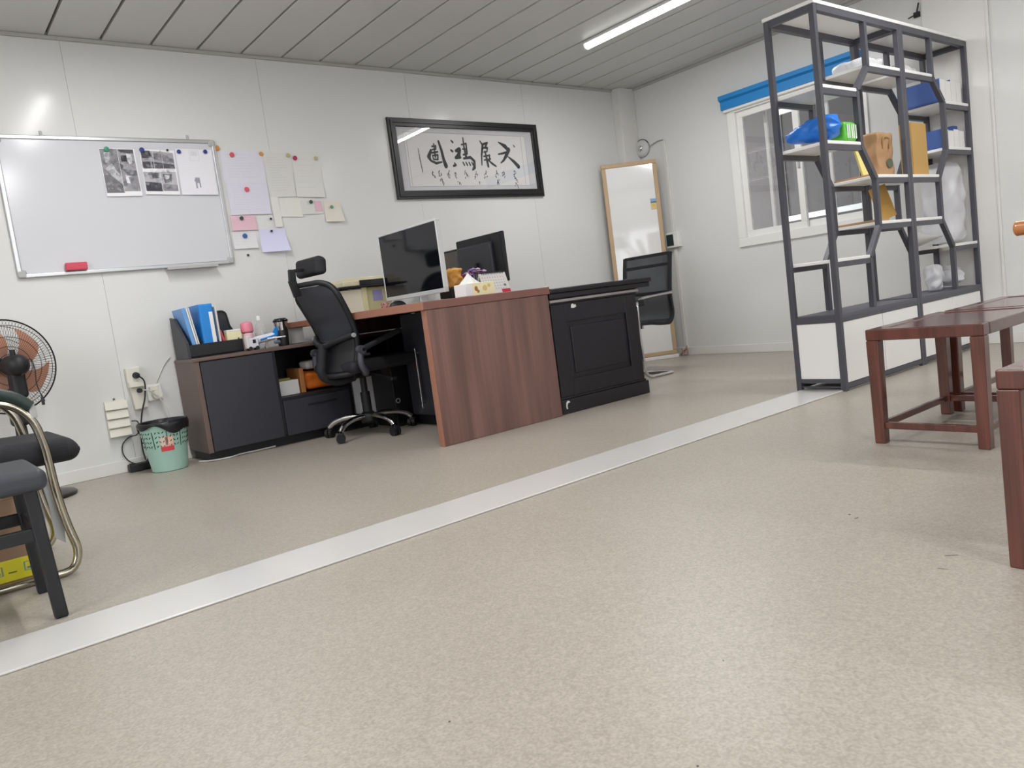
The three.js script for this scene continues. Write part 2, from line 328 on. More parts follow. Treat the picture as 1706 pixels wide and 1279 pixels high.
// ================================================================= BACK WALL THINGS
{
  const t = thing('whiteboard', 'large landscape whiteboard with aluminium frame on back wall', 'whiteboard', [0.625, 1.187, ZB]);
  const w = 1.21, h = 0.788, f = 0.024;
  obj('writing_surface', box(f * 0.7, w - f * 0.7, f * 0.7, h - f * 0.7, 0.004, 0.014), mat.board, t);
  obj('frame_bar', box(0.03, w - 0.03, h - f, h, 0, 0.022, 0.006), mat.alu, t);
  obj('frame_bar', box(0.03, w - 0.03, 0, f, 0, 0.022, 0.006), mat.alu, t);
  obj('frame_bar', box(0, f, 0.03, h - 0.03, 0, 0.022, 0.006), mat.alu, t);
  obj('frame_bar', box(w - f, w, 0.03, h - 0.03, 0, 0.022, 0.006), mat.alu, t);
  for (const [x, y] of [[0, 0], [w - 0.045, 0], [0, h - 0.045], [w - 0.045, h - 0.045]]) obj('corner_cap', box(x, x + 0.045, y, y + 0.045, 0, 0.024, 0.011), mat.aluPlastic, t);
  obj('pen_tray', [box(0.78, 1.09, -0.014, -0.006, 0.0, 0.06, 0.003), box(0.78, 1.09, -0.014, 0.004, 0.055, 0.062, 0.003)], mat.aluPlastic, t);
  for (const x of [0.243, 1.049]) obj('hanger', box(x - 0.008, x + 0.008, h - 0.004, h + 0.028, 0, 0.008, 0.003), mat.aluPlastic, t);
}
{
  const t = thing('board_eraser', 'red board eraser at bottom edge of large whiteboard', 'eraser', [0.917, 1.201, ZB + 0.016]);
  obj('body', box(-0.056, 0.056, 0.01, 0.054, 0.012, 0.038, 0.006), mat.red, t);
  obj('felt', box(-0.053, 0.053, 0.012, 0.052, 0.0, 0.013, 0.003), mat.redDeep, t);
}
// printed sheets (flat print)
function grey(ctx, w, h, list) { for (const [c, ...p] of list) { ctx.fillStyle = c; ctx.beginPath(); for (let i = 0; i < p.length; i += 2) ctx.lineTo(p[i] * w, p[i + 1] * h); ctx.closePath(); ctx.fill(); } }
function mottle(c, w, h, n, q) { const rr = () => { q = (q * 1103515245 + 12345) & 0x7fffffff; return (q % 10007) / 10007; }; for (let i = 0; i < n; i++) { const v = Math.floor(40 + 190 * rr()); c.fillStyle = `rgba(${v},${v},${v + 3},${0.1 + 0.22 * rr()})`; c.beginPath(); c.ellipse(w * (0.05 + 0.88 * rr()), h * (0.04 + 0.82 * rr()), w * (0.015 + 0.06 * rr()), h * (0.008 + 0.05 * rr()), 3 * rr(), 0, 7); c.fill(); } }
const print1 = canvasTex(256, 384, (c, w, h) => {
  c.fillStyle = '#efeef0'; c.fillRect(0, 0, w, h);
  grey(c, w, h, [['#8b8a8e', .02, .01, .52, .01, .52, .9, .02, .9], ['#9f9ea2', .52, .01, .96, .01, .98, .9, .52, .9], ['#c4c3c8', .1, .42, .3, .3, .52, .62, .52, .76, .22, .56], ['#77767a', .02, .56, .2, .55, .52, .78, .52, .93, .02, .93], ['#55545a', .52, .02, .96, .02, .96, .1, .6, .08], ['#36353a', .58, .14, .74, .14, .74, .27, .58, .27], ['#dddce0', .74, .1, .88, .12, .9, .3, .78, .32], ['#5c5b60', .5, .3, .6, .33, .6, .46, .5, .42], ['#6d6c72', .55, .42, .96, .46, .96, .6, .7, .56], ['#e8e7ea', .62, .55, .82, .58, .85, .75, .62, .72], ['#8f8e93', .7, .6, .96, .56, .98, .84, .75, .86], ['#c9c8cc', .12, .08, .28, .06, .26, .24, .12, .3]]);
  mottle(c, w, h, 170, 11); c.fillStyle = '#e4e3e6'; c.fillRect(w * .505, 0, 3, h * .92);
});
const print2 = canvasTex(256, 384, (c, w, h) => {
  c.fillStyle = '#efeef0'; c.fillRect(0, 0, w, h);
  grey(c, w, h, [['#a3a2a7', .02, .02, .96, .06, .97, .42, .02, .42], ['#3d3c41', .03, .05, .28, .03, .34, .18, .05, .2], ['#7b7a80', .34, .08, .7, .1, .96, .2, .96, .28, .4, .22], ['#47464c', .04, .28, .26, .27, .28, .42, .05, .43], ['#55545a', .3, .27, .94, .32, .96, .4, .3, .42], ['#b9b8bd', .02, .5, .96, .48, .97, .92, .02, .92], ['#5a595f', .24, .52, .46, .52, .44, .64, .26, .64], ['#424147', .04, .72, .5, .74, .52, .93, .04, .93], ['#6b6a70', .56, .54, .84, .54, .8, .72, .6, .74], ['#d5d4d8', .62, .56, .78, .56, .74, .64, .64, .66], ['#8e8d92', .54, .76, .96, .78, .96, .92, .54, .92]]);
  mottle(c, w, h, 190, 23); c.fillStyle = '#e4e3e6'; c.fillRect(w * .5, h * .45, 3, h * .48); c.fillRect(w * .36, 0, 3, h * .42); c.fillRect(w * .62, h * .04, 2, h * .38);
});
const print3 = canvasTex(256, 384, (c, w, h) => {
  c.fillStyle = '#e9e8ee'; c.fillRect(0, 0, w, h); c.strokeStyle = '#c9c8d0'; c.lineWidth = 2;
  c.strokeRect(w * .36, h * .03, w * .26, h * .22); c.fillStyle = '#b8b7be';
  for (let i = 0; i < 7; i++) c.fillRect(w * .4 + i * 7, h * .05, 2, h * .1);
  c.fillStyle = '#9a99a2'; c.fillRect(w * .42, h * .62, w * .13, h * .12); c.fillRect(w * .42, h * .74, w * .04, h * .12); c.fillRect(w * .52, h * .74, w * .035, h * .1); c.fillRect(w * .4, h * .66, w * .02, h * .05);
});
function textSheet(bg, ink, rows, x0 = .12) { return canvasTex(128, 192, (c, w, h) => { c.fillStyle = bg; c.fillRect(0, 0, w, h); c.fillStyle = ink; let q = rows * 977; for (let i = 0; i < rows; i++) { q = (q * 1103515245 + 12345) & 0x7fffffff; c.fillRect(w * x0, h * (.1 + .8 * i / rows), w * (.35 + .4 * (q % 100) / 100), 2); } }); }
function sheet(label, x, y, w, h, m, turn = 0, curl = 0.006, tw = 0, off = 0.0012, cat = 'paper', group = 'sheets pinned up on the wall') {
  const o = single('paper_sheet', label, cat, sheetGeo(w, h, curl, tw), m, group);
  o.position.set(x, y, ZB + off); o.rotation.z = turn; return o;
}
const pm = t => M('#ffffff', 0.75, { map: t });
const WB = 0.0152;
sheet('print of two grey room photos, leftmost sheet on large whiteboard', 1.247, 1.769, 0.196, 0.28, pm(print1), 0, 0.008, 0.2, WB, 'print', 'prints on the whiteboard');
sheet('print of grey room photos, middle sheet on large whiteboard', 1.470, 1.771, 0.200, 0.272, pm(print2), -0.03, 0.008, 0, WB, 'print', 'prints on the whiteboard');
sheet('white sheet with tiny grey sketch, rightmost on large whiteboard', 1.692, 1.772, 0.222, 0.285, pm(print3), -0.02, 0.01, 0.2, WB, 'print', 'prints on the whiteboard');
sheet('lavender-white sheet touching whiteboard, upper of two', 2.000, 1.807, 0.28, 0.205, pm(textSheet('#dddce6', '#d1d0dc', 9)), 0, 0.004);
sheet('lavender-white sheet held by lone red magnet at its middle', 2.004, 1.605, 0.273, 0.213, pm(textSheet('#dcdae8', '#d3d1e0', 11)), 0, 0.006, 0, 0.004);
sheet('pale sheet with grey text between orange and olive magnets', 2.243, 1.757, 0.187, 0.295, pm(textSheet('#dbdad7', '#cfcecd', 14)), 0.01, 0.005);
sheet('white sheet with crimson magnet, at right end of top row', 2.447, 1.748, 0.206, 0.288, pm(textSheet('#dfdedb', '#d6d5d3', 6)), -0.03, 0.01, 0.4, 0.002);
sheet('narrow ivory strip hanging beside lower lavender sheet', 2.178, 1.512, 0.053, 0.205, mat.paperIvory, 0.03, 0.004, 0, 0.006);
sheet('small ivory sheet just left of the pink-flagged note', 2.284, 1.536, 0.16, 0.122, mat.paperIvory, -0.04, 0.006);
{ const o = thing('pinned_note', 'small grey note with pink square, beside cream sheet', 'paper', [2.437, 1.536, ZB + 0.002], 0, 'sheets pinned up on the wall');
  obj('note_sheet', sheetGeo(0.155, 0.096, 0.004), mat.paperGrey, o); const q = obj('pink_square', sheetGeo(0.052, 0.07, 0.002), mat.paperPink, o); q.position.set(0.05, 0.006, 0.003); }
sheet('curled cream sheet, rightmost of the papers on wall', 2.597, 1.505, 0.134, 0.152, mat.paperCream, -0.03, 0.022, 0.5);
sheet('pink slip with dark green magnet beside whiteboard frame', 1.943, 1.446, 0.168, 0.096, mat.paperPink, 0, 0.006, 0, 0.007);
sheet('white note with blue magnet beneath the pink slip', 1.932, 1.336, 0.158, 0.114, pm(textSheet('#e2e0e4', '#cbc9cc', 5)), 0, 0.012, 0.3);
sheet('lavender-blue sheet curling off wall, lowest of pinned papers', 2.126, 1.324, 0.185, 0.155, mat.paperBlue, 0, 0.03, 0.6, 0.003);
const magnetCol = { orange: '#d99046', red: '#dd5560', olive: '#b6b27a', crimson: '#b02a52', green: '#5f9a78', darkgreen: '#23483c', blue: '#2a62a6', navy: '#2b3f86', black: '#26262c', teal: '#2c8a68' };
const magMat = {}; for (const k in magnetCol) magMat[k] = M(magnetCol[k], 0.35);
for (const [k, x, y, off, r, label] of [
  ['orange', 1.848, 1.927, 0.001, 0.016, 'orange magnet at top right corner of large whiteboard'], ['red', 1.936, 1.886, 0.004, 0.0155, 'red magnet on upper lavender sheet'],
  ['orange', 2.133, 1.895, 0.004, 0.013, 'orange magnet between lavender sheet and grey text sheet'], ['olive', 2.321, 1.888, 0.004, 0.013, 'olive magnet left of the crimson magnet'],
  ['crimson', 2.368, 1.870, 0.004, 0.0155, 'crimson magnet on the white sheet in top row'], ['olive', 2.521, 1.871, 0.004, 0.013, 'olive magnet right of the crimson magnet'],
  ['red', 1.996, 1.662, 0.007, 0.0155, 'red magnet at middle of lower lavender sheet'], ['darkgreen', 2.435, 1.572, 0.005, 0.0125, 'dark green magnet on note beside pink square'],
  ['green', 2.585, 1.533, 0.008, 0.0115, 'green magnet on curled cream sheet'], ['darkgreen', 1.929, 1.476, 0.01, 0.0125, 'dark green magnet on pink slip'],
  ['blue', 1.933, 1.362, 0.006, 0.0155, 'blue magnet on white note under pink slip'], ['black', 2.127, 1.465, 0.008, 0.008, 'small black pin above lavender-blue sheet'],
  ['black', 2.118, 1.385, 0.008, 0.008, 'small black pin on lavender-blue sheet'], ['black', 1.935, 1.236, 0.001, 0.008, 'lone black screw head in wall under white note'],
  ['teal', 1.191, 1.903, 0.018, 0.0145, 'green magnet on leftmost print of large whiteboard'], ['navy', 1.386, 1.903, 0.018, 0.0145, 'blue magnet at left corner of middle print'],
  ['black', 1.534, 1.904, 0.018, 0.007, 'small black pin at right corner of middle print'], ['navy', 1.601, 1.896, 0.018, 0.0125, 'blue magnet at left corner of rightmost print'],
  ['navy', 1.763, 1.899, 0.018, 0.0125, 'blue magnet at right corner of rightmost print']]) {
  const o = single('magnet', label, 'magnet', boxUV(new THREE.LatheGeometry([[0, 0], [r * 0.8, 0], [r * 0.85, 0.003], [r, 0.004], [r, 0.008], [r * 0.85, 0.0095], [0, 0.0095]].map(p => new THREE.Vector2(...p)), 16).rotateX(Math.PI / 2)), magMat[k], 'round magnets and pins');
  o.position.set(x, y, ZB + off);
}
// framed calligraphy
const calligraphy = canvasTex(1024, 370, (c, w, h) => {
  c.fillStyle = '#c9c8ca'; c.fillRect(0, 0, w, h);
  c.fillStyle = '#dcdad9'; c.fillRect(w * .055, h * .09, w * .885, h * .83);
  c.strokeStyle = '#a9a6a4'; c.lineWidth = 3; c.strokeRect(w * .055, h * .09, w * .885, h * .83);
  c.strokeStyle = '#8d8a88'; c.lineWidth = 2; c.beginPath(); c.moveTo(w * .07, h * .12); c.lineTo(w * .07, h * .9); c.moveTo(w * .905, h * .1); c.lineTo(w * .905, h * .9); c.stroke();
  const ink = '#2b2a2c';
  const stroke = (pts, wd) => {                      // brush stroke: points with widths, drawn as overlapping discs
    c.fillStyle = ink;
    for (let i = 0; i < pts.length - 1; i++) { const [x0, y0] = pts[i], [x1, y1] = pts[i + 1], w0 = wd[i], w1 = wd[i + 1];
      for (let k = 0; k <= 24; k++) { const t = k / 24; c.beginPath(); c.ellipse((x0 + (x1 - x0) * t) * w, (y0 + (y1 - y0) * t) * h, w0 + (w1 - w0) * t, (w0 + (w1 - w0) * t) * 1.1, 0, 0, 7); c.fill(); } }
  };
  // the four large characters, read from right to left
  stroke([[.725, .20], [.775, .27], [.80, .34]], [3, 13, 9]); stroke([[.80, .32], [.775, .42], [.75, .50], [.725, .545]], [13, 11, 7, 3]); stroke([[.715, .40], [.75, .385], [.79, .36]], [4, 6, 7]); stroke([[.79, .44], [.83, .52], [.862, .60]], [4, 10, 13]); stroke([[.842, .245], [.85, .27]], [3, 4]);
  stroke([[.585, .19], [.60, .25], [.64, .215], [.62, .29]], [3, 7, 5, 6]); stroke([[.60, .28], [.585, .42], [.578, .58]], [8, 6, 4]); stroke([[.60, .30], [.635, .30], [.63, .36], [.605, .37]], [5, 6, 4, 4]); stroke([[.615, .36], [.62, .48], [.625, .60]], [5, 8, 8]); stroke([[.60, .44], [.645, .42]], [4, 5]); stroke([[.60, .50], [.65, .48]], [4, 4]); stroke([[.63, .50], [.66, .56], [.685, .60]], [4, 7, 5]); stroke([[.645, .42], [.64, .52]], [6, 4]);
  stroke([[.375, .20], [.385, .225]], [4, 6]); stroke([[.365, .35], [.375, .37]], [5, 6]); stroke([[.37, .60], [.385, .585], [.378, .55]], [6, 7, 3]); stroke([[.40, .36], [.425, .34], [.418, .42], [.392, .47], [.425, .46]], [8, 13, 11, 8, 8]); stroke([[.462, .15], [.462, .30], [.468, .44]], [4, 6, 8]); stroke([[.445, .26], [.48, .24], [.478, .40], [.45, .42]], [4, 5, 6, 5]); stroke([[.45, .33], [.475, .33]], [4, 4]); stroke([[.45, .48], [.50, .46], [.525, .52], [.52, .62], [.505, .66]], [6, 8, 8, 10, 5]); for (const x of [.44, .462, .484, .505]) stroke([[x, .54], [x + .008, .585]], [4, 5]);
  stroke([[.225, .36], [.205, .46], [.215, .52]], [7, 12, 6]); stroke([[.285, .22], [.298, .36], [.305, .50], [.315, .60]], [7, 9, 10, 13]); stroke([[.215, .52], [.25, .56], [.29, .54]], [6, 7, 4]); stroke([[.235, .30], [.262, .29], [.26, .34], [.235, .35]], [4, 5, 4, 4]); stroke([[.23, .40], [.27, .38]], [5, 5]); stroke([[.25, .26], [.25, .46]], [4, 6]); stroke([[.232, .44], [.268, .43], [.265, .50], [.235, .50], [.232, .44]], [4, 5, 5, 4, 4]);
  stroke([[.14, .34], [.143, .50], [.15, .70]], [2, 3, 2.5]);
  // small inscriptions beneath
  let q = 5; const rr = () => { q = (q * 1103515245 + 12345) & 0x7fffffff; return (q % 1000) / 1000; };
  for (const [x, y0, n] of [[.22, .68, 2], [.265, .68, 3], [.325, .68, 2], [.38, .69, 2], [.45, .68, 2], [.53, .69, 2], [.60, .68, 2], [.68, .67, 2], [.735, .67, 2], [.825, .67, 3], [.275, .82, 1], [.39, .84, 1], [.55, .84, 1], [.69, .80, 2], [.83, .80, 3]])
    for (let k = 0; k < n * 3; k++) { const a = x + (rr() - .5) * .022, b = y0 + k * .017 + (rr() - .5) * .03; stroke([[a, b], [a + (rr() - .5) * .018, b + .03 * rr() + .01]], [1.2 + rr() * 1.6, 1 + rr()]); }
});
{
  const t = thing('framed_calligraphy', 'black framed Chinese calligraphy with four large brush characters', 'picture', [3.134, 1.575, ZB]);
  const w = 1.46, h = 0.598, f = 0.058;
  const mitre = [[[0, 0], [w, 0], [w - f, f], [f, f]], [[0, h], [f, h - f], [w - f, h - f], [w, h]], [[0, 0], [f, f], [f, h - f], [0, h]], [[w, 0], [w, h], [w - f, h - f], [w - f, f]]];
  for (const p of mitre) {
    const q = p.map(([x, y]) => [x, y]);
    obj('frame_bar', prism(q, 0.022, 0.0025).translate(0, 0, 0.003), mat.frameInk, t);
  }
  const g2 = 0.034, in2 = [[[f * .28, f * .28], [w - f * .28, f * .28], [w - g2, g2], [g2, g2]], [[f * .28, h - f * .28], [g2, h - g2], [w - g2, h - g2], [w - f * .28, h - f * .28]], [[f * .28, f * .28], [g2, g2], [g2, h - g2], [f * .28, h - f * .28]], [[w - f * .28, f * .28], [w - f * .28, h - f * .28], [w - g2, h - g2], [w - g2, g2]]];
  obj('frame_ridge', in2.map(p => prism(p, 0.006, 0.002).translate(0, 0, 0.026)), mat.frameInk, t);
  const art = new THREE.PlaneGeometry(w - 2 * f + 0.01, h - 2 * f + 0.01).translate(w / 2, h / 2, 0.011);
  obj('scroll', art, M('#ffffff', 0.8, { map: calligraphy }), t);
  obj('glass', box(f - 0.004, w - f + 0.004, f - 0.004, h - f + 0.004, 0.014, 0.017), mat.glass, t);
}

// ================================================================= DESKS AND CABINET
{
  const t = thing('office_desk', 'brown wood-grain office desk with thick end panel and chair', 'desk', [2.15, 0, -3.39]);
  const L = -1.58, W = 0.88;
  obj('desktop', box(0.006, W, 0.722, 0.765, L, 0, 0.004), mat.deskTop, t);
  obj('edge_band', box(0, 0.008, 0.7215, 0.7645, L, -0.002, 0.003), mat.deskEdge, t);
  obj('end_panel', box(0.026, W - 0.012, 0, 0.722, -0.052, -0.008, 0.004), mat.deskPanel, t);
  obj('panel_edge_band', box(0.018, 0.027, 0, 0.722, -0.052, -0.009, 0.003), mat.deskEdge, t);
  obj('far_panel', box(0.3, W - 0.012, 0.625, 0.722, L + 0.008, L + 0.052, 0.004), mat.deskPanel, t);
  obj('modesty_panel', box(W - 0.07, W - 0.05, 0.1, 0.722, -1.25, -0.05), mat.blackCab, t);
  obj('return_board', box(-0.13, 0.006, 0.725, 0.762, L, L + 0.15, 0.004), mat.deskEdge, t);
  obj('return_block', box(-0.11, -0.02, 0.622, 0.725, L + 0.02, L + 0.13, 0.004), mat.aluPlastic, t);
  const p = obj('pedestal', box(0.42, W - 0.09, 0.07, 0.715, -0.95, -0.06, 0.003), mat.blackCab, t);
  obj('door_handle', [bar(V(0.395, 0.12, -0.78), V(0.395, 0.5, -0.78), 0.012, 0.012, 0.004), bar(V(0.395, 0.15, -0.78), V(0.425, 0.15, -0.78), 0.01), bar(V(0.395, 0.47, -0.78), V(0.425, 0.47, -0.78), 0.01)], mat.chrome, p);
  obj('plinth', box(0.46, W - 0.1, 0, 0.07, -0.96, -0.07), mat.black, t);
}
{
  const t = thing('low_cabinet', 'low dark side cabinet with open niche along back wall', 'cabinet', [1.36, 0, ZB + 0.02]);
  const D = 0.385, X = 1.62, T = 0.62;
  obj('side_panel', box(0, 0.03, 0.055, T - 0.02, 0, D, 0.003), mat.credSide, t);
  obj('side_panel', box(X - 0.03, X, 0.055, T - 0.02, 0, D, 0.003), mat.credSide, t);
  obj('top', box(-0.004, X + 0.004, T - 0.022, T, 0, D + 0.006, 0.004), mat.credSide, t);
  obj('back_panel', box(0.03, X - 0.03, 0.055, T - 0.022, 0, 0.012), mat.black, t);
  obj('bottom_board', box(0.03, X - 0.03, 0.055, 0.075, 0.012, D - 0.02), mat.black, t);
  obj('plinth', box(0.02, X - 0.02, 0, 0.055, 0.03, D - 0.06), mat.black, t);
  obj('door', box(0.034, 0.47, 0.06, T - 0.026, D - 0.018, D, 0.003), mat.blackCab, t);
  obj('divider', box(0.47, 0.488, 0.07, T - 0.022, 0.012, D - 0.004), mat.black, t);
  obj('divider', box(0.95, 0.968, 0.07, T - 0.022, 0.012, D - 0.004), mat.black, t);
  obj('divider', box(1.26, 1.278, 0.07, T - 0.022, 0.012, D - 0.004), mat.black, t);
  obj('niche_shelf', box(0.488, 0.95, 0.282, 0.3, 0.012, D - 0.004), mat.black, t);
  const dr = obj('drawer', box(0.492, 0.95, 0.06, 0.28, D - 0.018, D, 0.003), mat.blackCab, t);
  obj('drawer_grip', box(0.65, 0.85, 0.225, 0.235, D, D + 0.008, 0.003), mat.black, dr);
  obj('door', box(1.28, X - 0.034, 0.06, T - 0.026, D - 0.018, D, 0.003), mat.blackCab, t);
}
{
  const t = thing('black_desk', 'black lacquered panelled desk with pale worn edge strip', 'desk', [3.04, 0, -3.42]);
  const L = -1.5;
  obj('body', box(0.012, 0.755, 0.08, 0.665, L + 0.05, -0.02, 0.004), mat.lacquer, t);
  obj('plinth', [box(0, 0.785, 0, 0.085, L + 0.03, 0, 0.006), box(0.005, 0.772, 0.085, 0.1, L + 0.04, -0.008, 0.006)], mat.lacquer, t);
  const topProf = [[0, 0], [0.02, 0.004], [0.03, 0.018], [0.045, 0.022], [0.06, 0.03], [0.06, 0.05], [0.05, 0.06], [0, 0.06]];
  obj('desktop', [box(0, 0.90, 0.722, 0.752, L - 0.01, 0.02, 0.01), box(0, 0.885, 0.69, 0.722, L, 0.008, 0.006)], mat.lacquer, t);
  obj('edge_strip', box(0.0, 0.775, 0.667, 0.683, -0.05, 0.006, 0.004), M('#a09a98', 0.4), t);
  obj('end_board', box(0, 0.77, 0.655, 0.69, L + 0.03, -0.012, 0.004), mat.lacquer, t);
  obj('panel_frame', [box(0.012, 0.13, 0.1, 0.655, -0.022, -0.008, 0.004), box(0.65, 0.755, 0.1, 0.655, -0.022, -0.008, 0.004), box(0.13, 0.65, 0.545, 0.655, -0.022, -0.008, 0.004), box(0.13, 0.65, 0.1, 0.2, -0.022, -0.008, 0.004)], mat.lacquer, t);
  obj('raised_panel', box(0.16, 0.62, 0.23, 0.515, -0.024, -0.012, 0.008), mat.lacquer, t);
  obj('paint_chip', [prism([[0, 0], [0.022, -0.004], [0.045, 0.003], [0.04, 0.02], [0.03, 0.014], [0.02, 0.024], [0.006, 0.02]], 0.0006).translate(0.175, 0.625, -0.0078)], mat.white, t);
  obj('paint_chip', [prism([[0, 0], [0.008, 0.0], [0.006, 0.02], [0.014, 0.034], [0.03, 0.036], [0.03, 0.044], [0.012, 0.05], [0.0, 0.038], [-0.004, 0.014]], 0.0006).translate(0.036, 0.03, 0.0002)], mat.white, t);
}

// ================================================================= TASK CHAIR (faces the desk, +x)
{
  const t = thing('task_chair', 'black mesh task chair with headrest and chrome star base', 'chair', [2.27, 0, -4.385], R(4));
  const spine = [[0.41, -0.245], [0.46, -0.225], [0.55, -0.205], [0.65, -0.21], [0.72, -0.23], [0.8, -0.265], [0.9, -0.31], [0.965, -0.335]];
  const sx = y => { for (let i = 1; i < spine.length; i++) if (y <= spine[i][0]) { const k = (y - spine[i - 1][0]) / (spine[i][0] - spine[i - 1][0]); return spine[i - 1][1] + k * (spine[i][1] - spine[i - 1][1]); } return spine[spine.length - 1][1]; };
  const half = y => y > 0.9 ? 0.225 - (y - 0.9) * 0.7 : y < 0.62 ? 0.185 + (y - 0.41) * 0.17 : 0.22 + Math.min(0.02, (y - 0.62) * 0.1);
  const at = (y, u, o = 0) => V(sx(y) + 0.075 * u * u + o, y, u * half(y));
  const surf = (y0, y1, u0, thick, n = 14, m = 12) => {
    const pos = [], idx = [];
    for (let s = 0; s < 2; s++) for (let j = 0; j <= n; j++) for (let i = 0; i <= m; i++) { const p = at(y0 + (y1 - y0) * j / n, u0 * (2 * i / m - 1), s ? thick : 0); pos.push(p.x, p.y, p.z); }
    const N = (n + 1) * (m + 1), id = (s, j, i) => s * N + j * (m + 1) + i;
    for (let j = 0; j < n; j++) for (let i = 0; i < m; i++) { const a = id(0, j, i), b = id(0, j, i + 1), c = id(0, j + 1, i), d = id(0, j + 1, i + 1); idx.push(a, c, b, b, c, d); idx.push(a + N, b + N, c + N, b + N, d + N, c + N); }
    const rim = []; for (let i = 0; i <= m; i++) rim.push([0, i]); for (let j = 1; j <= n; j++) rim.push([j, m]); for (let i = m - 1; i >= 0; i--) rim.push([n, i]); for (let j = n - 1; j > 0; j--) rim.push([j, 0]);
    for (let k = 0; k < rim.length; k++) { const [j, i] = rim[k], [q, r] = rim[(k + 1) % rim.length], a = id(0, j, i), b = id(0, q, r); idx.push(a, b, a + N, b, b + N, a + N); }
    const g = new THREE.BufferGeometry(); g.setAttribute('position', new THREE.Float32BufferAttribute(pos, 3)); g.setIndex(idx); g.computeVertexNormals();
    return boxUV(g);
  };
  obj('mesh_back', surf(0.6, 0.945, 0.97, 0.004), mat.meshBlack, t);
  obj('lumbar_shell', surf(0.42, 0.62, 0.95, 0.014), mat.black, t);
  const rim = []; for (let i = 0; i <= 10; i++) rim.push(at(0.42 + 0.52 * i / 10, 1)); for (let i = 0; i <= 6; i++) rim.push(at(0.962, 0.8 - 1.6 * i / 6)); for (let i = 10; i >= 0; i--) rim.push(at(0.42 + 0.52 * i / 10, -1)); for (let i = 1; i <= 5; i++) rim.push(at(0.405, -0.8 + 1.6 * i / 6));
  obj('back_frame', boxUV(new THREE.TubeGeometry(new THREE.CatmullRomCurve3(rim, true), 120, 0.017, 8, true)), mat.black, t);
  obj('lumbar_brace', [tube([at(0.64, -1, -0.02), at(0.61, -0.5, -0.028), at(0.585, 0, -0.03), at(0.61, 0.5, -0.028), at(0.64, 1, -0.02)], 0.02)], mat.black, t);
  for (const u of [-1, 1]) obj('lumbar_knob', cyl(0.013, 0.013, 0.012).rotateX(Math.PI / 2).translate(...at(0.635, u, -0.03).add(V(0, 0, u * 0.014)).toArray()), mat.aluPlastic, t);
  obj('back_bracket', [tube([V(-0.06, 0.375, 0), V(-0.2, 0.37, 0), V(-0.275, 0.42, 0), V(-0.262, 0.5, 0), V(-0.24, 0.6, 0)], 0.028, 0, 30)], mat.blackSoft, t);
  obj('seat', [boxUV(new RoundedBoxGeometry(0.47, 0.075, 0.48, 4, 0.034).translate(0.03, 0.445, 0))], mat.blackSoft, t);
  obj('tilt_mechanism', [box(-0.1, 0.1, 0.365, 0.41, -0.07, 0.07, 0.012), tube([V(0.03, 0.385, 0.05), V(0.04, 0.37, 0.16), V(0.05, 0.345, 0.25)], 0.007), box(0.03, 0.075, 0.33, 0.35, 0.23, 0.275, 0.008)], mat.black, t);
  obj('gas_column', [cyl(0.03, 0.03, 0.17, 0, 0.1, 0), cyl(0.02, 0.02, 0.12, 0, 0.26, 0)], mat.black, t);
  obj('hub', lathe([[0.001, 0.075], [0.045, 0.075], [0.05, 0.09], [0.048, 0.13], [0.034, 0.145], [0.001, 0.145]], 20), mat.black, t);
  for (let k = 0; k < 5; k++) {
    const a = R(18 + 72 * k), c = Math.cos(a), s = Math.sin(a), P = (r, y) => V(c * r, y, s * r);
    obj('base_leg', tube([P(0.035, 0.118), P(0.1, 0.122), P(0.19, 0.112), P(0.245, 0.092), P(0.275, 0.066)], 0.0165, 0, 18), mat.chrome, t);
    const w = obj('caster', [cyl(0.028, 0.028, 0.02, 0, -0.01, 0, 18).rotateX(Math.PI / 2).translate(0, 0, -0.014), cyl(0.028, 0.028, 0.02, 0, -0.01, 0, 18).rotateX(Math.PI / 2).translate(0, 0, 0.014), box(-0.02, 0.014, 0.0, 0.033, -0.012, 0.012, 0.005), cyl(0.006, 0.006, 0.045, 0, 0.01, 0, 8)], mat.black, t);
    w.position.copy(P(0.277, 0.0285)); w.rotation.y = 0.6 + k;
  }
  for (const s of [-1, 1]) {
    const arm = obj('armrest', [bar(V(-0.15, 0.545, s * 0.275), V(0.14, 0.628, s * 0.275), 0.05, 0.028, 0.012)], mat.blackSoft, t);
    obj('arm_bracket', [tube([V(-0.1, 0.4, s * 0.2), V(-0.13, 0.41, s * 0.26), V(-0.16, 0.46, s * 0.272), V(-0.15, 0.55, s * 0.27)], 0.02, 0, 20), cyl(0.026, 0.026, 0.04, 0, -0.02, 0).rotateX(Math.PI / 2).translate(-0.15, 0.545, s * 0.275)], mat.steel, t);
    obj('arm_bolt', cyl(0.009, 0.009, 0.006).rotateX(Math.PI / 2).translate(-0.15, 0.545, s * 0.299), mat.chrome, t);
  }
  obj('headrest_stem', [bar(V(-0.352, 0.9, 0), V(-0.375, 1.0, 0), 0.05, 0.018, 0.005), bar(V(-0.372, 0.99, 0), V(-0.365, 1.06, 0), 0.045, 0.02, 0.006), bar(V(-0.362, 1.05, 0), V(-0.29, 1.055, 0), 0.025, 0.02, 0.006)], mat.black, t);
  const hr = new RoundedBoxGeometry(0.06, 0.12, 0.29, 6, 0.029), hp = hr.attributes.position;
  for (let i = 0; i < hp.count; i++) { const z = hp.getZ(i); hp.setX(i, hp.getX(i) + z * z * 2.2); hp.setY(i, hp.getY(i) * (1 - z * z * 6) - z * z * 0.5); }
  hr.computeVertexNormals();
  obj('headrest', boxUV(hr.rotateZ(-0.12).translate(-0.275, 1.075, 0)), mat.blackSoft, t);
}
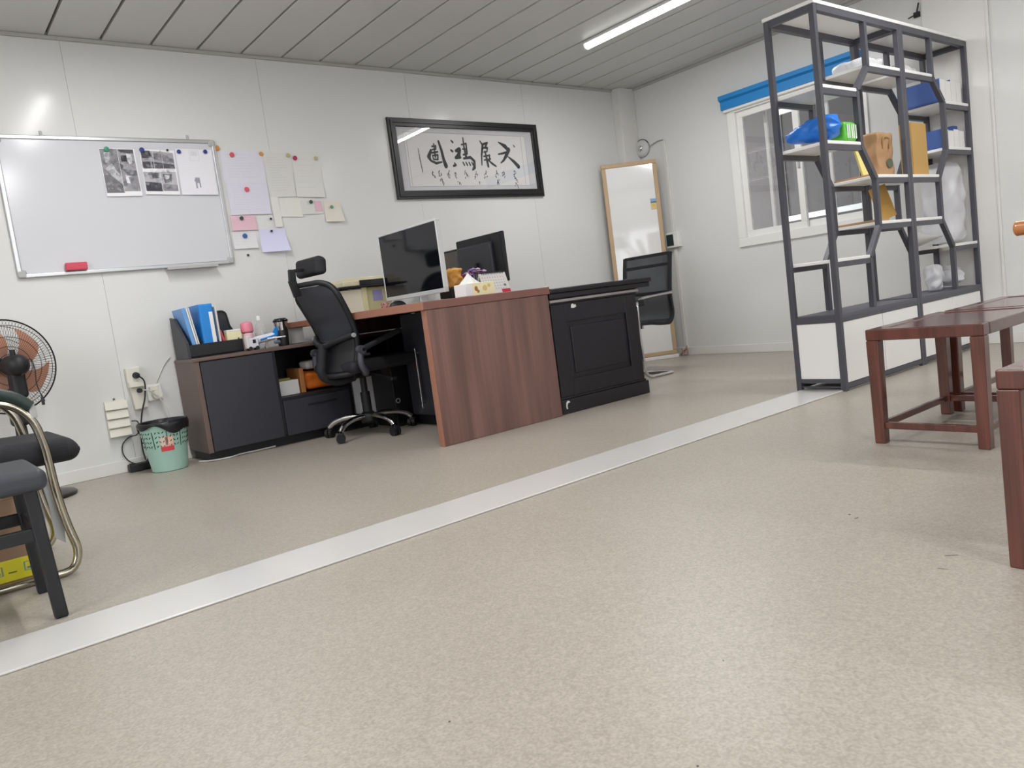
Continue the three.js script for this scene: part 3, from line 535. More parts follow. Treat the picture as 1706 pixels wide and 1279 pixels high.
// cantilever visitor chair on the far side of the black desk
{
  const t = thing('visitor_chair', 'cantilever visitor chair with chrome tube and black mesh back', 'chair', [4.35, 0, -4.18]);
  const prof = [[0.0, 0.42], [0.1, 0.425], [0.3, 0.40], [0.37, 0.405], [0.405, 0.46], [0.40, 0.6], [0.425, 0.78], [0.455, 0.935]];
  const crv = new THREE.CatmullRomCurve3(prof.map(p => V(p[0], p[1], 0)));
  const strip = (z0, z1, th, t0, t1, n) => { const pts = crv.getSpacedPoints(60).slice(Math.round(t0 * 60), Math.round(t1 * 60) + 1); const a = pts.map(p => [p.x, p.y]); const b = pts.map((p, i) => { const q = pts[Math.min(i + 1, pts.length - 1)], r = pts[Math.max(0, i - 1)], d = q.clone().sub(r).normalize(); return [p.x + d.y * th, p.y - d.x * th]; }).reverse(); return prism([...a, ...b], z1 - z0).translate(0, 0, z0); };
  obj('seat_sling', strip(-0.235, 0.235, 0.012, 0, 0.44), mat.blackSoft, t);
  obj('mesh_back', strip(-0.225, 0.225, 0.005, 0.44, 0.99), mat.meshGrey, t);
  for (const s of [-1, 1]) obj('side_rail', strip(s * 0.235 - 0.014, s * 0.235 + 0.014, 0.02, 0, 1), mat.black, t);
  const yAt = (y0, y1) => { const P = crv.getSpacedPoints(300).filter(p => p.y >= y0 && p.y <= y1 && p.x > 0.35); return [P[0], P[P.length - 1]]; };
  for (const [a, b] of [[0.915, 0.94], [0.83, 0.855], [0.62, 0.64]]) { const [p, q] = yAt(a, b); obj('back_band', bar(V((p.x + q.x) / 2 + 0.004, (p.y + q.y) / 2, -0.23), V((p.x + q.x) / 2 + 0.004, (p.y + q.y) / 2, 0.23), 0.012, 0.026, 0.004), mat.black, t); }
  for (const s of [-1, 1]) {
    const z = s * 0.262;
    obj('chrome_frame', tube([V(0.31, 0.012, z), V(0.01, 0.012, z), V(-0.015, 0.3, z), V(-0.005, 0.598, z), V(0.12, 0.612, z), V(0.4, 0.622, z)], 0.0115, 0.075, 70, 10), mat.chrome, t);
    obj('arm_pad', box(0.0, 0.06, 0.55, 0.6, z - 0.018, z + 0.018, 0.01), mat.black, t);
    obj('stretcher', bar(V(0.03, 0.39, z), V(0.03, 0.40, s * 0.2), 0.02), mat.chrome, t);
  }
  obj('cross_tube', tube([V(0.31, 0.012, -0.262), V(0.31, 0.012, 0.262)], 0.0115), mat.chrome, t);
}

// ================================================================= PORTABLE WHITEBOARD IN THE CORNER
{
  const t = thing('standing_whiteboard', 'tall narrow whiteboard in pale wood frame standing in corner', 'whiteboard', [5.475, 0.035, -4.845], -R(34.8));
  const w = 0.51, h = 1.79, f = 0.038;
  const tilt = new THREE.Matrix4().makeRotationX(-0.012);
  const A = g => g.applyMatrix4(tilt);
  obj('writing_surface', A(box(-w / 2 + f * .6, w / 2 - f * .6, f * .6, h - f * .6, -0.006, 0.006)), mat.whiteGloss, t);
  obj('frame_bar', A(box(-w / 2, w / 2, h - f, h, -0.012, 0.014, 0.008)), mat.pine, t);
  obj('frame_bar', A(box(-w / 2, w / 2, 0, f, -0.012, 0.014, 0.008)), mat.pine, t);
  obj('frame_bar', A(box(-w / 2, -w / 2 + f, f, h - f, -0.012, 0.014, 0.006)), mat.pine, t);
  obj('frame_bar', A(box(w / 2 - f, w / 2, f, h - f, -0.012, 0.014, 0.006)), mat.pine, t);
  obj('base_rail', box(-w / 2 - 0.01, w / 2 + 0.01, -0.035, -0.002, -0.02, 0.03, 0.005), mat.white, t);
  const s = obj('sticker', A(sheetGeo(0.055, 0.1, 0).translate(w / 2 - 0.065, h - 0.40, 0.0075)), M('#ffffff', 0.5, { map: canvasTex(64, 128, (c) => { c.fillStyle = '#dfc48a'; c.fillRect(0, 0, 64, 128); c.fillStyle = '#8fb4d2'; c.fillRect(0, 0, 64, 48); c.fillStyle = '#5c7f86'; c.fillRect(0, 34, 64, 18); c.fillStyle = '#d2b06a'; c.fillRect(10, 66, 40, 8); c.fillRect(10, 84, 34, 8); }) }), t);
}

// ================================================================= BOOKSHELF UNITS
const SZ0 = -2.415, SZ1 = -2.125, UW = 0.945;
function shelfUnit(x0, mirror, label) {
  const t = thing('display_shelf', label, 'shelf', [x0, 0, 0], 0, 'zigzag display shelf units');
  const X = x => mirror ? UW - x : x, P = 0.03;
  const BX = (a, b, ...r) => mirror ? box(UW - b, UW - a, ...r) : box(a, b, ...r);
  for (const a of [0, UW - P]) for (const z of [SZ0, SZ1 - P]) obj('post', BX(a, a + P, 0, 2.005, z, z + P, 0.003), mat.steel, t);
  obj('top_board', BX(-0.004, UW + 0.004, 2.005, 2.024, SZ0 - 0.004, SZ1 + 0.004, 0.003), mat.white, t);
  obj('top_rail', [BX(P, UW - P, 1.972, 2.005, SZ1 - P, SZ1), BX(P, UW - P, 1.972, 2.005, SZ0, SZ0 + P), BX(0.002, P - 0.002, 1.972, 2.004, SZ0 + P, SZ1 - P), BX(UW - P + 0.002, UW - 0.002, 1.972, 2.004, SZ0 + P, SZ1 - P)], mat.steel, t);
  const hi = 0.535, lo = 0.395;
  const path = [[hi, 1.972], [hi, 1.735], [lo, 1.60], [lo, 1.30], [hi, 1.125], [hi, 0.86], [lo, 0.69], [lo, 0.415]];
  for (const z of [SZ1 - 0.015, SZ0 + 0.015]) {
    const g = [];
    for (let i = 0; i < path.length - 1; i++) g.push(bar(V(X(path[i][0]), path[i][1], z), V(X(path[i + 1][0]), path[i + 1][1], z), 0.028, 0.028, 0, V(0, 0, 1)));
    obj('zigzag_bar', g, mat.steel, t);
  }
  const lev = [[1.735, hi, UW - P], [1.585, P, lo], [1.30, P, lo], [1.125, hi, UW - P], [0.865, hi, UW - P], [0.685, P, lo]];
  for (const [y, a, b] of lev) {
    obj('shelf_board', BX(a + (a > P ? 0.015 : 0), b - (b < UW - P ? 0.015 : 0), y + 0.003, y + 0.021, SZ0 + 0.001, SZ1 - 0.001, 0.003), mat.white, t);
    for (const z of [SZ1 - 0.027, SZ0 + 0.003]) obj('shelf_rail', BX(a, b, y - 0.025, y + 0.003, z, z + 0.024), mat.steel, t);
  }
  obj('deck', BX(P, UW - P, 0.395, 0.413, SZ0 + 0.002, SZ1 - 0.002), mat.steelDeck, t);
  obj('deck_rail', [BX(P, UW - P, 0.372, 0.395, SZ1 - P, SZ1 - 0.001), BX(P, UW - P, 0.372, 0.395, SZ0, SZ0 + P), BX(0.004, P - 0.004, 0.372, 0.41, SZ0 + P, SZ1 - P), BX(UW - P + 0.004, UW - 0.004, 0.372, 0.41, SZ0 + P, SZ1 - P)], mat.steel, t);
  obj('bottom_rail', [BX(P, UW - P, 0.015, 0.04, SZ1 - P, SZ1 - 0.001), BX(P, UW - P, 0.015, 0.04, SZ0, SZ0 + P), BX(0.004, P - 0.004, 0.045, 0.068, SZ0 + P, SZ1 - P), BX(UW - P + 0.004, UW - 0.004, 0.045, 0.068, SZ0 + P, SZ1 - P), BX(0.008, P - 0.008, 0.018, 0.026, SZ0 + P, SZ1 - P), BX(UW - P + 0.008, UW - 0.008, 0.018, 0.026, SZ0 + P, SZ1 - P)], mat.steel, t);
  for (const a of [0.008, UW - 0.024]) obj('side_panel', BX(a, a + 0.016, 0.068, 0.372, SZ0 + P, SZ1 - P), mat.white, t);
  obj('back_panel', BX(P, UW - P, 0.04, 0.372, SZ0 + 0.005, SZ0 + 0.02), mat.white, t);
  obj('bottom_board', BX(P, UW - P, 0.04, 0.056, SZ0 + 0.02, SZ1 - P), mat.white, t);
  const m = UW / 2;
  for (const [a, b] of [[P + 0.003, m - 0.003], [m + 0.003, UW - P - 0.003]]) obj('door', BX(a, b, 0.042, 0.370, SZ1 - 0.022, SZ1 - 0.004, 0.003), mat.white, t);
  obj('door_stile', BX(m - 0.003, m + 0.003, 0.04, 0.372, SZ1 - 0.03, SZ1 - 0.012), mat.steel, t);
  return t;
}
shelfUnit(3.915, false, 'dark steel zigzag shelf unit nearer the desks, with blue bag');
shelfUnit(3.915 + UW + 0.002, true, 'dark steel zigzag shelf unit against right wall, with blue books');
const S1 = 3.915, S2 = 3.915 + UW + 0.002;

// crumpled soft things: noisy deformation of a rounded body
function crumple(g, amp, freq, s) {
  g = g.clone(); for (const k of Object.keys(g.attributes)) if (k !== 'position') g.deleteAttribute(k);
  g = mergeVertices(g, 1e-5); const p = g.attributes.position;
  const fold = t => 1 - 2 * Math.abs(((t / 6.2832) % 1 + 1) % 1 - 0.5) * 2;            // sharp creases
  const h = (x, y, z) => amp * (0.9 * fold(x * freq + 1.7 * Math.sin(y * freq * 0.6 + s) + s * 2.1) + 0.7 * Math.sin(z * freq * 0.9 + y * freq * 0.7 + s * 3) + 0.6 * fold((y - z) * freq * 1.6 + s * 5.3 + 1.2 * Math.sin(x * freq * 0.8)));
  for (let i = 0; i < p.count; i++) { const x = p.getX(i), y = p.getY(i), z = p.getZ(i), k = Math.min(1, Math.max(0, y) / 0.02); p.setXYZ(i, x + h(y, z, x), y + h(z, x, y) * 0.6 * k, z + h(x, y, z)); }
  g.computeVertexNormals(); return boxUV(g);
}
const softFine = (w, h, d, r, n = 16) => {       // finely divided block with rounded edges, ready to be crumpled
  const g = new THREE.BoxGeometry(w, h, d, n, n, n), p = g.attributes.position, v = new THREE.Vector3(), c = new THREE.Vector3();
  r = Math.min(r, w * 0.49, h * 0.49, d * 0.49);
  for (let i = 0; i < p.count; i++) { v.fromBufferAttribute(p, i); c.set(Math.max(-w / 2 + r, Math.min(w / 2 - r, v.x)), Math.max(-h / 2 + r, Math.min(h / 2 - r, v.y)), Math.max(-d / 2 + r, Math.min(d / 2 - r, v.z))); v.sub(c); if (v.lengthSq() > 0) v.setLength(r); v.add(c); p.setXYZ(i, v.x, v.y, v.z); }
  return g;
};
const soft = (w, h, d, r, seg = 8) => new RoundedBoxGeometry(w, h, d, seg, r);
{ // blue plastic bag and green pack on the third level
  const g = new THREE.LatheGeometry([[0.001, 0], [0.02, 0.01], [0.028, 0.03], [0.035, 0.05], [0.041, 0.075], [0.047, 0.1], [0.052, 0.12], [0.055, 0.14], [0.058, 0.165], [0.061, 0.19], [0.062, 0.22], [0.059, 0.245], [0.05, 0.27], [0.001, 0.28]].map(p => new THREE.Vector2(...p)), 40);
  g.rotateX(Math.PI / 2);  // along +z
  const o = single('plastic_bag', 'shiny blue plastic bag lying on shelf of nearer unit', 'bag', crumple(g.scale(1.25, 1.05, 1.05), 0.0075, 85, 1), mat.blueBag);
  o.position.set(S1 + 0.125, 1.394, -2.42); o.rotation.x = -0.04; o.rotation.y = 0.08;
  const t = thing('snack_pack', 'green and white striped packet beside the blue plastic bag', 'packet', [S1 + 0.305, 1.325, -2.185]);
  obj('packet', crumple(softFine(0.125, 0.105, 0.1, 0.02).translate(0, 0.0525, 0), 0.002, 60, 2), mat.green, t);
  for (const x of [-0.048, -0.028, 0.0, 0.018, 0.042]) obj('stripe', box(x, x + 0.009, 0.014, 0.088, 0.048, 0.0535, 0.002), mat.white, t);
}
{ // yellow folder leaning, paper bag, carton
  const o = single('yellow_folder', 'pale yellow folder leaning behind zigzag bar beside paper bag', 'folder', box(-0.04, 0.035, 0, 0.215, -0.006, 0.006, 0.002), mat.yellowPale);
  o.position.set(S1 + 0.635, 1.1485, -2.235); o.rotation.z = 0.3; o.rotation.x = -0.1;
  const b = thing('paper_bag', 'brown kraft paper bag with dark green oval print', 'bag', [S1 + 0.80, 1.147, -2.235]);
  const bg = new THREE.BoxGeometry(0.19, 0.255, 0.085, 14, 18, 8); bg.translate(0, 0.125, 0);
  obj('bag_body', crumple(bg, 0.004, 45, 4), mat.kraft, b);
  obj('oval_print', boxUV(new THREE.CylinderGeometry(0.035, 0.035, 0.001, 24).rotateX(Math.PI / 2).scale(1.1, 0.8, 1).translate(0.03, 0.075, 0.0495)), M('#5d6350', 0.7), b);
  obj('handle', [tube([V(-0.04, 0.16, 0.047), V(-0.035, 0.215, 0.049), V(0.0, 0.225, 0.049), V(0.035, 0.215, 0.049), V(0.04, 0.16, 0.047)], 0.005)], mat.kraftDark, b);
  const c = thing('carton', 'tall narrow cardboard carton standing against the unit divider', 'box', [S2 + 0.235, 1.147, -2.2]);
  obj('carton_body', box(-0.1, 0.1, 0, 0.315, -0.035, 0.04, 0.003), mat.cardboard, c);
  obj('flap_seam', box(-0.1, 0.1, 0.3135, 0.3165, -0.002, 0.002), mat.kraftDark, c);
  const p = single('tan_booklet', 'tan booklet leaning on shelf below the paper bag', 'book', box(-0.105, 0.105, 0, 0.2, -0.006, 0.006, 0.002), mat.tan);
  p.position.set(S1 + 0.835, 0.906, -2.22); p.rotation.z = 0.17; p.rotation.x = -0.22;
  single('flat_carton', 'flat brown cardboard sheet lying on shelf beneath tan booklet', 'cardboard', box(S1 + 0.56, S1 + 0.69, 0.8865, 0.899, -2.4, -2.15, 0.002), mat.kraft);
  single('flat_board', 'thin brown board lying behind the yellow folder', 'cardboard', box(S1 + 0.57, S1 + 0.625, 1.1465, 1.159, -2.40, -2.18, 0.002), mat.kraft);
}
{ // white papers on the top level
  for (const [x, y, z, w, d, s, label] of [[S1 + 0.70, 1.757, -2.27, 0.2, 0.2, 5, 'crumpled white plastic sheet on top level of nearer unit'], [S2 + 0.2, 1.757, -2.27, 0.26, 0.18, 6, 'folded white paper on top level of wall-side unit']]) {
    const o = single('crumpled_sheet', label, 'paper', crumple(softFine(w, 0.05, d, 0.02).translate(0, 0.026, 0), 0.007, 50, s), mat.bagWhite); o.position.set(x, y + 0.002, z);
  }
}
{ // blue books, upright with page edges to the front
  const levels = [[1.607, 0.145, ['first', 'second', 'third', 'fourth'], 'on upper level of wall-side shelf'], [1.322, 0.118, ['first', 'second', 'third', 'fourth'], 'on lower level of wall-side shelf']];
  for (const [y, h, ord, where] of levels) for (let k = 0; k < 4; k++) {
    const t = thing('blue_book', `thick blue-covered book ${where}, ${ord[k]} from the zigzag bar`, 'book', [S2 + UW - 0.375 + k * 0.0812, y, -2.27], 0, 'blue books on the wall-side shelf');
    const dh = [0, -0.006, 0.004, -0.003][k];
    obj('cover', [box(0, 0.0018, 0, h + dh, -0.115, 0.113), box(0.0785, 0.08, 0, h + dh, -0.115, 0.111), box(0, 0.08, 0, h + dh, -0.118, -0.114)], mat.blueBook, t);
    obj('pages', box(0.0018, 0.0785, 0.002, h + dh - 0.003, -0.114, 0.1145), mat.paper, t);
  }
  single('blue_slip', 'small blue box on top of the lower row of blue books', 'box', box(S2 + UW - 0.13, S2 + UW - 0.06, 1.445, 1.475, -2.27, -2.19, 0.003), mat.blueBook);
}
{ // soft white bags
  const o = single('white_sack', 'tall white plastic sack standing in wall-side shelf', 'bag', crumple(softFine(0.27, 0.53, 0.22, 0.08).translate(0, 0.27, 0), 0.009, 30, 8), mat.bagWhite); o.position.set(S2 + UW - 0.175, 0.712, -2.265);
  const c = single('paper_cone', 'white paper curled to a cone on shelf edge by the sack', 'paper', crumple(new THREE.ConeGeometry(0.055, 0.2, 24, 10).rotateZ(Math.PI / 2).rotateY(0.9), 0.002, 40, 3), mat.paperGrey); c.position.set(S2 + UW - 0.43, 0.764, -2.27); c.rotation.y = 0.5;
  const f = single('clear_bag', 'half-clear plastic bag at bottom of wall-side shelf, left of crumpled bag', 'bag', crumple(softFine(0.11, 0.17, 0.09, 0.03).translate(0, 0.087, 0), 0.006, 60, 9), mat.bagWhite); f.position.set(S2 + UW - 0.46, 0.417, -2.24);
  const k = single('crumpled_bag', 'crumpled white plastic bag at bottom corner of wall-side shelf', 'bag', crumple(new THREE.IcosahedronGeometry(0.085, 14).scale(1.15, 0.8, 0.9), 0.011, 70, 10), mat.bagWhite); k.position.set(S2 + UW - 0.2, 0.494, -2.25);
}

// ================================================================= WOODEN STOOLS (RIGHT)
function makeStool(label, x, z, w = 0.6, d = 0.4) {
  const t = thing('wooden_stool', label, 'stool', [x, 0, z], 0, 'red-brown wooden stools');
  const h = 0.43, r = 0.045, top = 0.042;
  obj('seat_rail', box(-w / 2, -w / 2 + 0.055, h - top, h, -d / 2, d / 2, 0.005), mat.stool, t);
  obj('seat_rail', box(w / 2 - 0.055, w / 2, h - top, h, -d / 2, d / 2, 0.005), mat.stool, t);
  obj('seat_rail', box(-w / 2 + 0.055, w / 2 - 0.055, h - top, h, -d / 2, -d / 2 + 0.055, 0.005), mat.stool, t);
  obj('seat_rail', box(-w / 2 + 0.055, w / 2 - 0.055, h - top, h, d / 2 - 0.055, d / 2, 0.005), mat.stool, t);
  obj('seat_panel', box(-w / 2 + 0.053, w / 2 - 0.053, h - 0.02, h - 0.003, -d / 2 + 0.053, d / 2 - 0.053), mat.stool, t);
  for (const sx of [-1, 1]) for (const sz of [-1, 1]) {
    const a = sx * (w / 2 - r / 2), b = sz * (d / 2 - r / 2);
    const g = new RoundedBoxGeometry(r, h - top, r, 2, 0.004), p = g.attributes.position;
    for (let i = 0; i < p.count; i++) { const k = 0.5 - p.getY(i) / (h - top), s = 1 - 0.14 * k; p.setX(i, p.getX(i) * s); p.setZ(i, p.getZ(i) * s); }
    obj('leg', boxUV(g.translate(a, (h - top) / 2, b)), mat.stool, t);
  }
  for (const s of [-1, 1]) {
    obj('stretcher', box(s * (w / 2 - 0.022) - 0.009, s * (w / 2 - 0.022) + 0.009, 0.055, 0.08, -d / 2 + 0.03, d / 2 - 0.03, 0.003), mat.stool, t);
    obj('stretcher', box(-w / 2 + 0.03, w / 2 - 0.03, 0.055, 0.08, s * (d / 2 - 0.022) - 0.009, s * (d / 2 - 0.022) + 0.009, 0.003), mat.stool, t);
  }
  return t;
}
makeStool('red-brown wooden stool nearest the white shelf doors, fully in front', 3.12, -1.235, 0.62, 0.40);
makeStool('red-brown wooden stool standing behind the fully visible stool', 3.77, -1.22, 0.62, 0.40);
makeStool('red-brown wooden stool cut off by right picture edge, nearest camera', 2.09, -0.44, 0.62, 0.40);
{
  const t = thing('wooden_armchair', 'light wood armchair at right picture edge, only arm tip showing', 'chair', [2.895, 0, -0.53], -Math.PI / 2);
  const A = [];
  for (const s of [-1, 1]) {
    obj('armrest', [tube([V(-0.33, 0.722, s * 0.26 ), V(-0.1, 0.722, s * 0.26), V(0.2, 0.73, s * 0.26)], 0.022, 0, 16, 14), ball(0.022, -0.33, 0.722, s * 0.26, 0.5, 1, 1)], mat.armWood, t);
    obj('leg', bar(V(-0.12, 0, s * 0.26), V(-0.12, 0.71, s * 0.26), 0.035, 0.035, 0.008), mat.armWood, t);
    obj('leg', bar(V(0.24, 0, s * 0.26), V(0.28, 0.95, s * 0.26), 0.035, 0.035, 0.008), mat.armWood, t);
  }
  obj('seat', box(-0.14, 0.28, 0.4, 0.44, -0.27, 0.27, 0.01), mat.armWood, t);
  for (let k = 0; k < 5; k++) obj('back_slat', bar(V(0.25, 0.44, -0.2 + k * 0.1), V(0.275, 0.93, -0.2 + k * 0.1), 0.012, 0.04, 0.004), mat.armWood, t);
  obj('top_rail', bar(V(0.275, 0.93, -0.27), V(0.275, 0.93, 0.27), 0.03, 0.05, 0.008), mat.armWood, t);
}

// ================================================================= LEFT SIDE: STOOL, CHAIR, FAN
{
  const t = thing('black_stool', 'black plastic stool in front of folding-tube armchair at left edge', 'stool', [0.08, 0, -2.64]);
  obj('seat', box(-0.2, 0.2, 0.362, 0.422, -0.19, 0.19, 0.022), M('#3a3d44', 0.5), t);
  for (const sx of [-1, 1]) for (const sz of [-1, 1]) obj('leg', bar(V(sx * 0.155, 0.375, sz * 0.15), V(sx * 0.172, 0, sz * 0.165), 0.034, 0.034, 0.006, V(0, 0, 1)), mat.black, t);
  for (const s of [-1, 1]) { obj('stretcher', box(-0.15, 0.15, 0.225, 0.262, s * 0.155 - 0.01, s * 0.155 + 0.01, 0.004), mat.black, t); obj('stretcher', box(s * 0.16 - 0.01, s * 0.16 + 0.01, 0.225, 0.262, -0.15, 0.15, 0.004), mat.black, t); }
}
{
  const t = thing('tube_armchair', 'black cushioned armchair with looped chrome tube frame at left edge', 'chair', [0, 0, -3.17]);
  for (const s of [1, -1]) {
    const z = s * 0.25;
    obj('tube_loop', tube([V(-0.25, 0.014, z), V(0.36, 0.014, z), V(0.383, 0.075, z), V(0.362, 0.17, z), V(0.349, 0.28, z), V(0.343, 0.44, z), V(0.325, 0.53, z), V(0.28, 0.585, z), V(0.2, 0.608, z), V(-0.25, 0.64, z)], 0.0135, 0.05, 110, 12), mat.chromeWarm, t);
    obj('arm_pad', tube([V(0.325, 0.572, z), V(0.28, 0.612, z), V(0.2, 0.636, z), V(0.0, 0.645, z), V(-0.2, 0.66, z)], 0.019, 0, 24, 10), mat.greenDark, t);
    obj('pad_clip', box(0.318, 0.338, 0.535, 0.575, z - 0.012, z + 0.012, 0.004), mat.aluPlastic, t);
    obj('seat_bracket', [prism([[0.316, 0.35], [0.334, 0.35], [0.356, 0.15], [0.352, 0.105], [0.325, 0.13], [0.326, 0.22]], 0.004).translate(0, 0, z - s * 0.03)], mat.aluPlastic, t);
  }
  const g = soft(0.62, 0.1, 0.46, 0.04, 4).translate(0.14, 0.42, 0), p = g.attributes.position;
  for (let i = 0; i < p.count; i++) { const x = p.getX(i); if (x > 0.36 && p.getY(i) > 0.42) p.setY(i, p.getY(i) - (x - 0.36) * 0.35); }
  g.computeVertexNormals();
  obj('seat', boxUV(g), mat.blackSoft, t);
  obj('backrest', boxUV(soft(0.09, 0.52, 0.46, 0.04, 4).rotateZ(0.18).translate(-0.25, 0.72, 0)), mat.blackSoft, t);
  for (const y of [0.02, 0.36]) obj('cross_tube', tube([V(-0.2, y, -0.25), V(-0.2, y, 0.25)], 0.012), mat.chromeWarm, t);
  obj('cross_tube', tube([V(0.25, 0.36, -0.25), V(0.25, 0.36, 0.25)], 0.012), mat.chromeWarm, t);
}
{
  const t = thing('cardboard_box', 'brown cardboard box with yellow printed band under the tube armchair', 'box', [0.05, 0, -3.16]);
  obj('box_body', box(-0.24, 0.225, 0, 0.285, -0.17, 0.17, 0.004), M('#8a6f58', 0.8), t);
  obj('yellow_band', box(-0.242, 0.229, 0.018, 0.088, -0.172, 0.173, 0.002), M('#ffffff', 0.5, { map: canvasTex(256, 64, (c, w, h) => { c.fillStyle = '#cfc628'; c.fillRect(0, 0, w, h); c.strokeStyle = '#5d7f8c'; c.lineWidth = 2; for (let i = 0; i < 5; i++) { const x = 20 + i * 50; c.strokeRect(x, 16, 18, 26); c.fillStyle = '#4f7b95'; c.fillRect(x + 3, 32, 12, 6); c.fillStyle = '#5b5a2a'; c.fillRect(x + 26, 36, 12, 4); } }) }), t);
  obj('flap', box(-0.24, 0.225, 0.285, 0.289, -0.17, -0.005), M('#957a60', 0.8), t);
  obj('flap', box(-0.24, 0.225, 0.285, 0.289, 0.005, 0.17), M('#957a60', 0.8), t);
}
{ // uv of the yellow band in its own box
  scene.traverse(o => { if (o.name === 'yellow_band') { const u = o.geometry.attributes.uv; for (let i = 0; i < u.count; i++) u.setXY(i, (u.getX(i) + 0.25) / 0.5, (u.getY(i) - 0.018) / 0.07); } });
}
{
  const t = thing('floor_fan', 'black pedestal fan with copper blades beside back wall', 'fan', [0.47, 0, -4.76]);
  obj('base', lathe([[0.001, 0], [0.195, 0], [0.2, 0.01], [0.19, 0.022], [0.1, 0.04], [0.04, 0.055], [0.001, 0.055]], 40), M('#2c2826', 0.35), t);
  obj('pole', [cyl(0.02, 0.018, 0.42, 0, 0.05, 0), cyl(0.03, 0.026, 0.12, 0, 0.3, 0)], mat.black, t);
  obj('control_box', [boxUV(soft(0.085, 0.2, 0.08, 0.025, 4).translate(0, 0.5, 0.02))], mat.black, t);
  const hub = V(0.0, 0.715, 0.05), turn = new THREE.Matrix4().makeRotationY(0.28).setPosition(hub);
  const H = g => g.applyMatrix4(turn);
  obj('motor', [H(boxUV(new THREE.CapsuleGeometry(0.055, 0.06, 6, 18).rotateX(Math.PI / 2).translate(0, 0, 0.06))), H(cyl(0.012, 0.012, 0.03, 0, 0.05, 0.06))], mat.black, t);
  obj('neck', H(boxUV(soft(0.07, 0.14, 0.07, 0.02, 3).translate(0, -0.1, 0.05))), mat.black, t);
  for (let k = 0; k < 5; k++) {
    const n = 10, m = 5, pos = [], idx = [];
    for (let i = 0; i <= n; i++) for (let j = 0; j <= m; j++) { const r = 0.03 + 0.172 * i / n, a = R(72 * k + 20) + (j / m - 0.5) * (0.95 - 0.15 * Math.abs(i / n - 0.5)) + 0.5 * (i / n) * (i / n); pos.push(Math.cos(a) * r, Math.sin(a) * r, -0.045 + (j / m - 0.5) * 0.05); }
    for (let i = 0; i < n; i++) for (let j = 0; j < m; j++) { const a = i * (m + 1) + j; idx.push(a, a + 1, a + m + 1, a + 1, a + m + 2, a + m + 1); }
    const g = new THREE.BufferGeometry(); g.setAttribute('position', new THREE.Float32BufferAttribute(pos, 3)); g.setIndex(idx); g.computeVertexNormals();
    obj('blade', H(boxUV(g)), mat.copper, t);
  }
  obj('blade_hub', H(cyl(0.035, 0.03, 0.06).rotateX(-Math.PI / 2).translate(0, 0, -0.01)), mat.black, t);
  const guard = (dir) => { const g = [];
    for (const [r, z] of [[0.242, 0], [0.21, 0.035], [0.15, 0.05], [0.1, 0.056], [0.06, 0.06]]) g.push(H(boxUV(new THREE.TorusGeometry(r, r > 0.22 ? 0.004 : 0.0016, 6, 64).translate(0, 0, -0.045 + dir * z))));
    for (let k = 0; k < 96; k++) { const a = k / 96 * 6.2832, c = Math.cos(a), s = Math.sin(a); g.push(H(boxUV(new THREE.TubeGeometry(new THREE.CatmullRomCurve3([[0.05, 0.06], [0.12, 0.056], [0.19, 0.04], [0.226, 0.022], [0.241, 0]].map(([r, z]) => V(c * r, s * r, -0.045 + dir * z))), 8, 0.0008, 4, false)))); }
    return g; };
  obj('rear_guard', guard(1), mat.black, t).userData.kind = 'stuff';
  obj('front_guard', guard(-1), mat.black, t).userData.kind = 'stuff';
  const pc = obj('power_cord', tube([V(0.03, 0.66, 0.16), V(0.075, 0.74, 0.2), V(0.085, 0.69, 0.22), V(0.08, 0.61, 0.225), V(0.092, 0.545, 0.22)], 0.0028, 0, 30), mat.cable, t);
  obj('plug', [cyl(0.011, 0.004, 0.03, 0.093, 0.518, 0.22, 10), box(0.086, 0.1, 0.5, 0.52, 0.214, 0.226, 0.003)], mat.cable, pc);
  obj('badge', H(cyl(0.05, 0.05, 0.008).rotateX(-Math.PI / 2).translate(0, 0, -0.108)), mat.black, t);
}
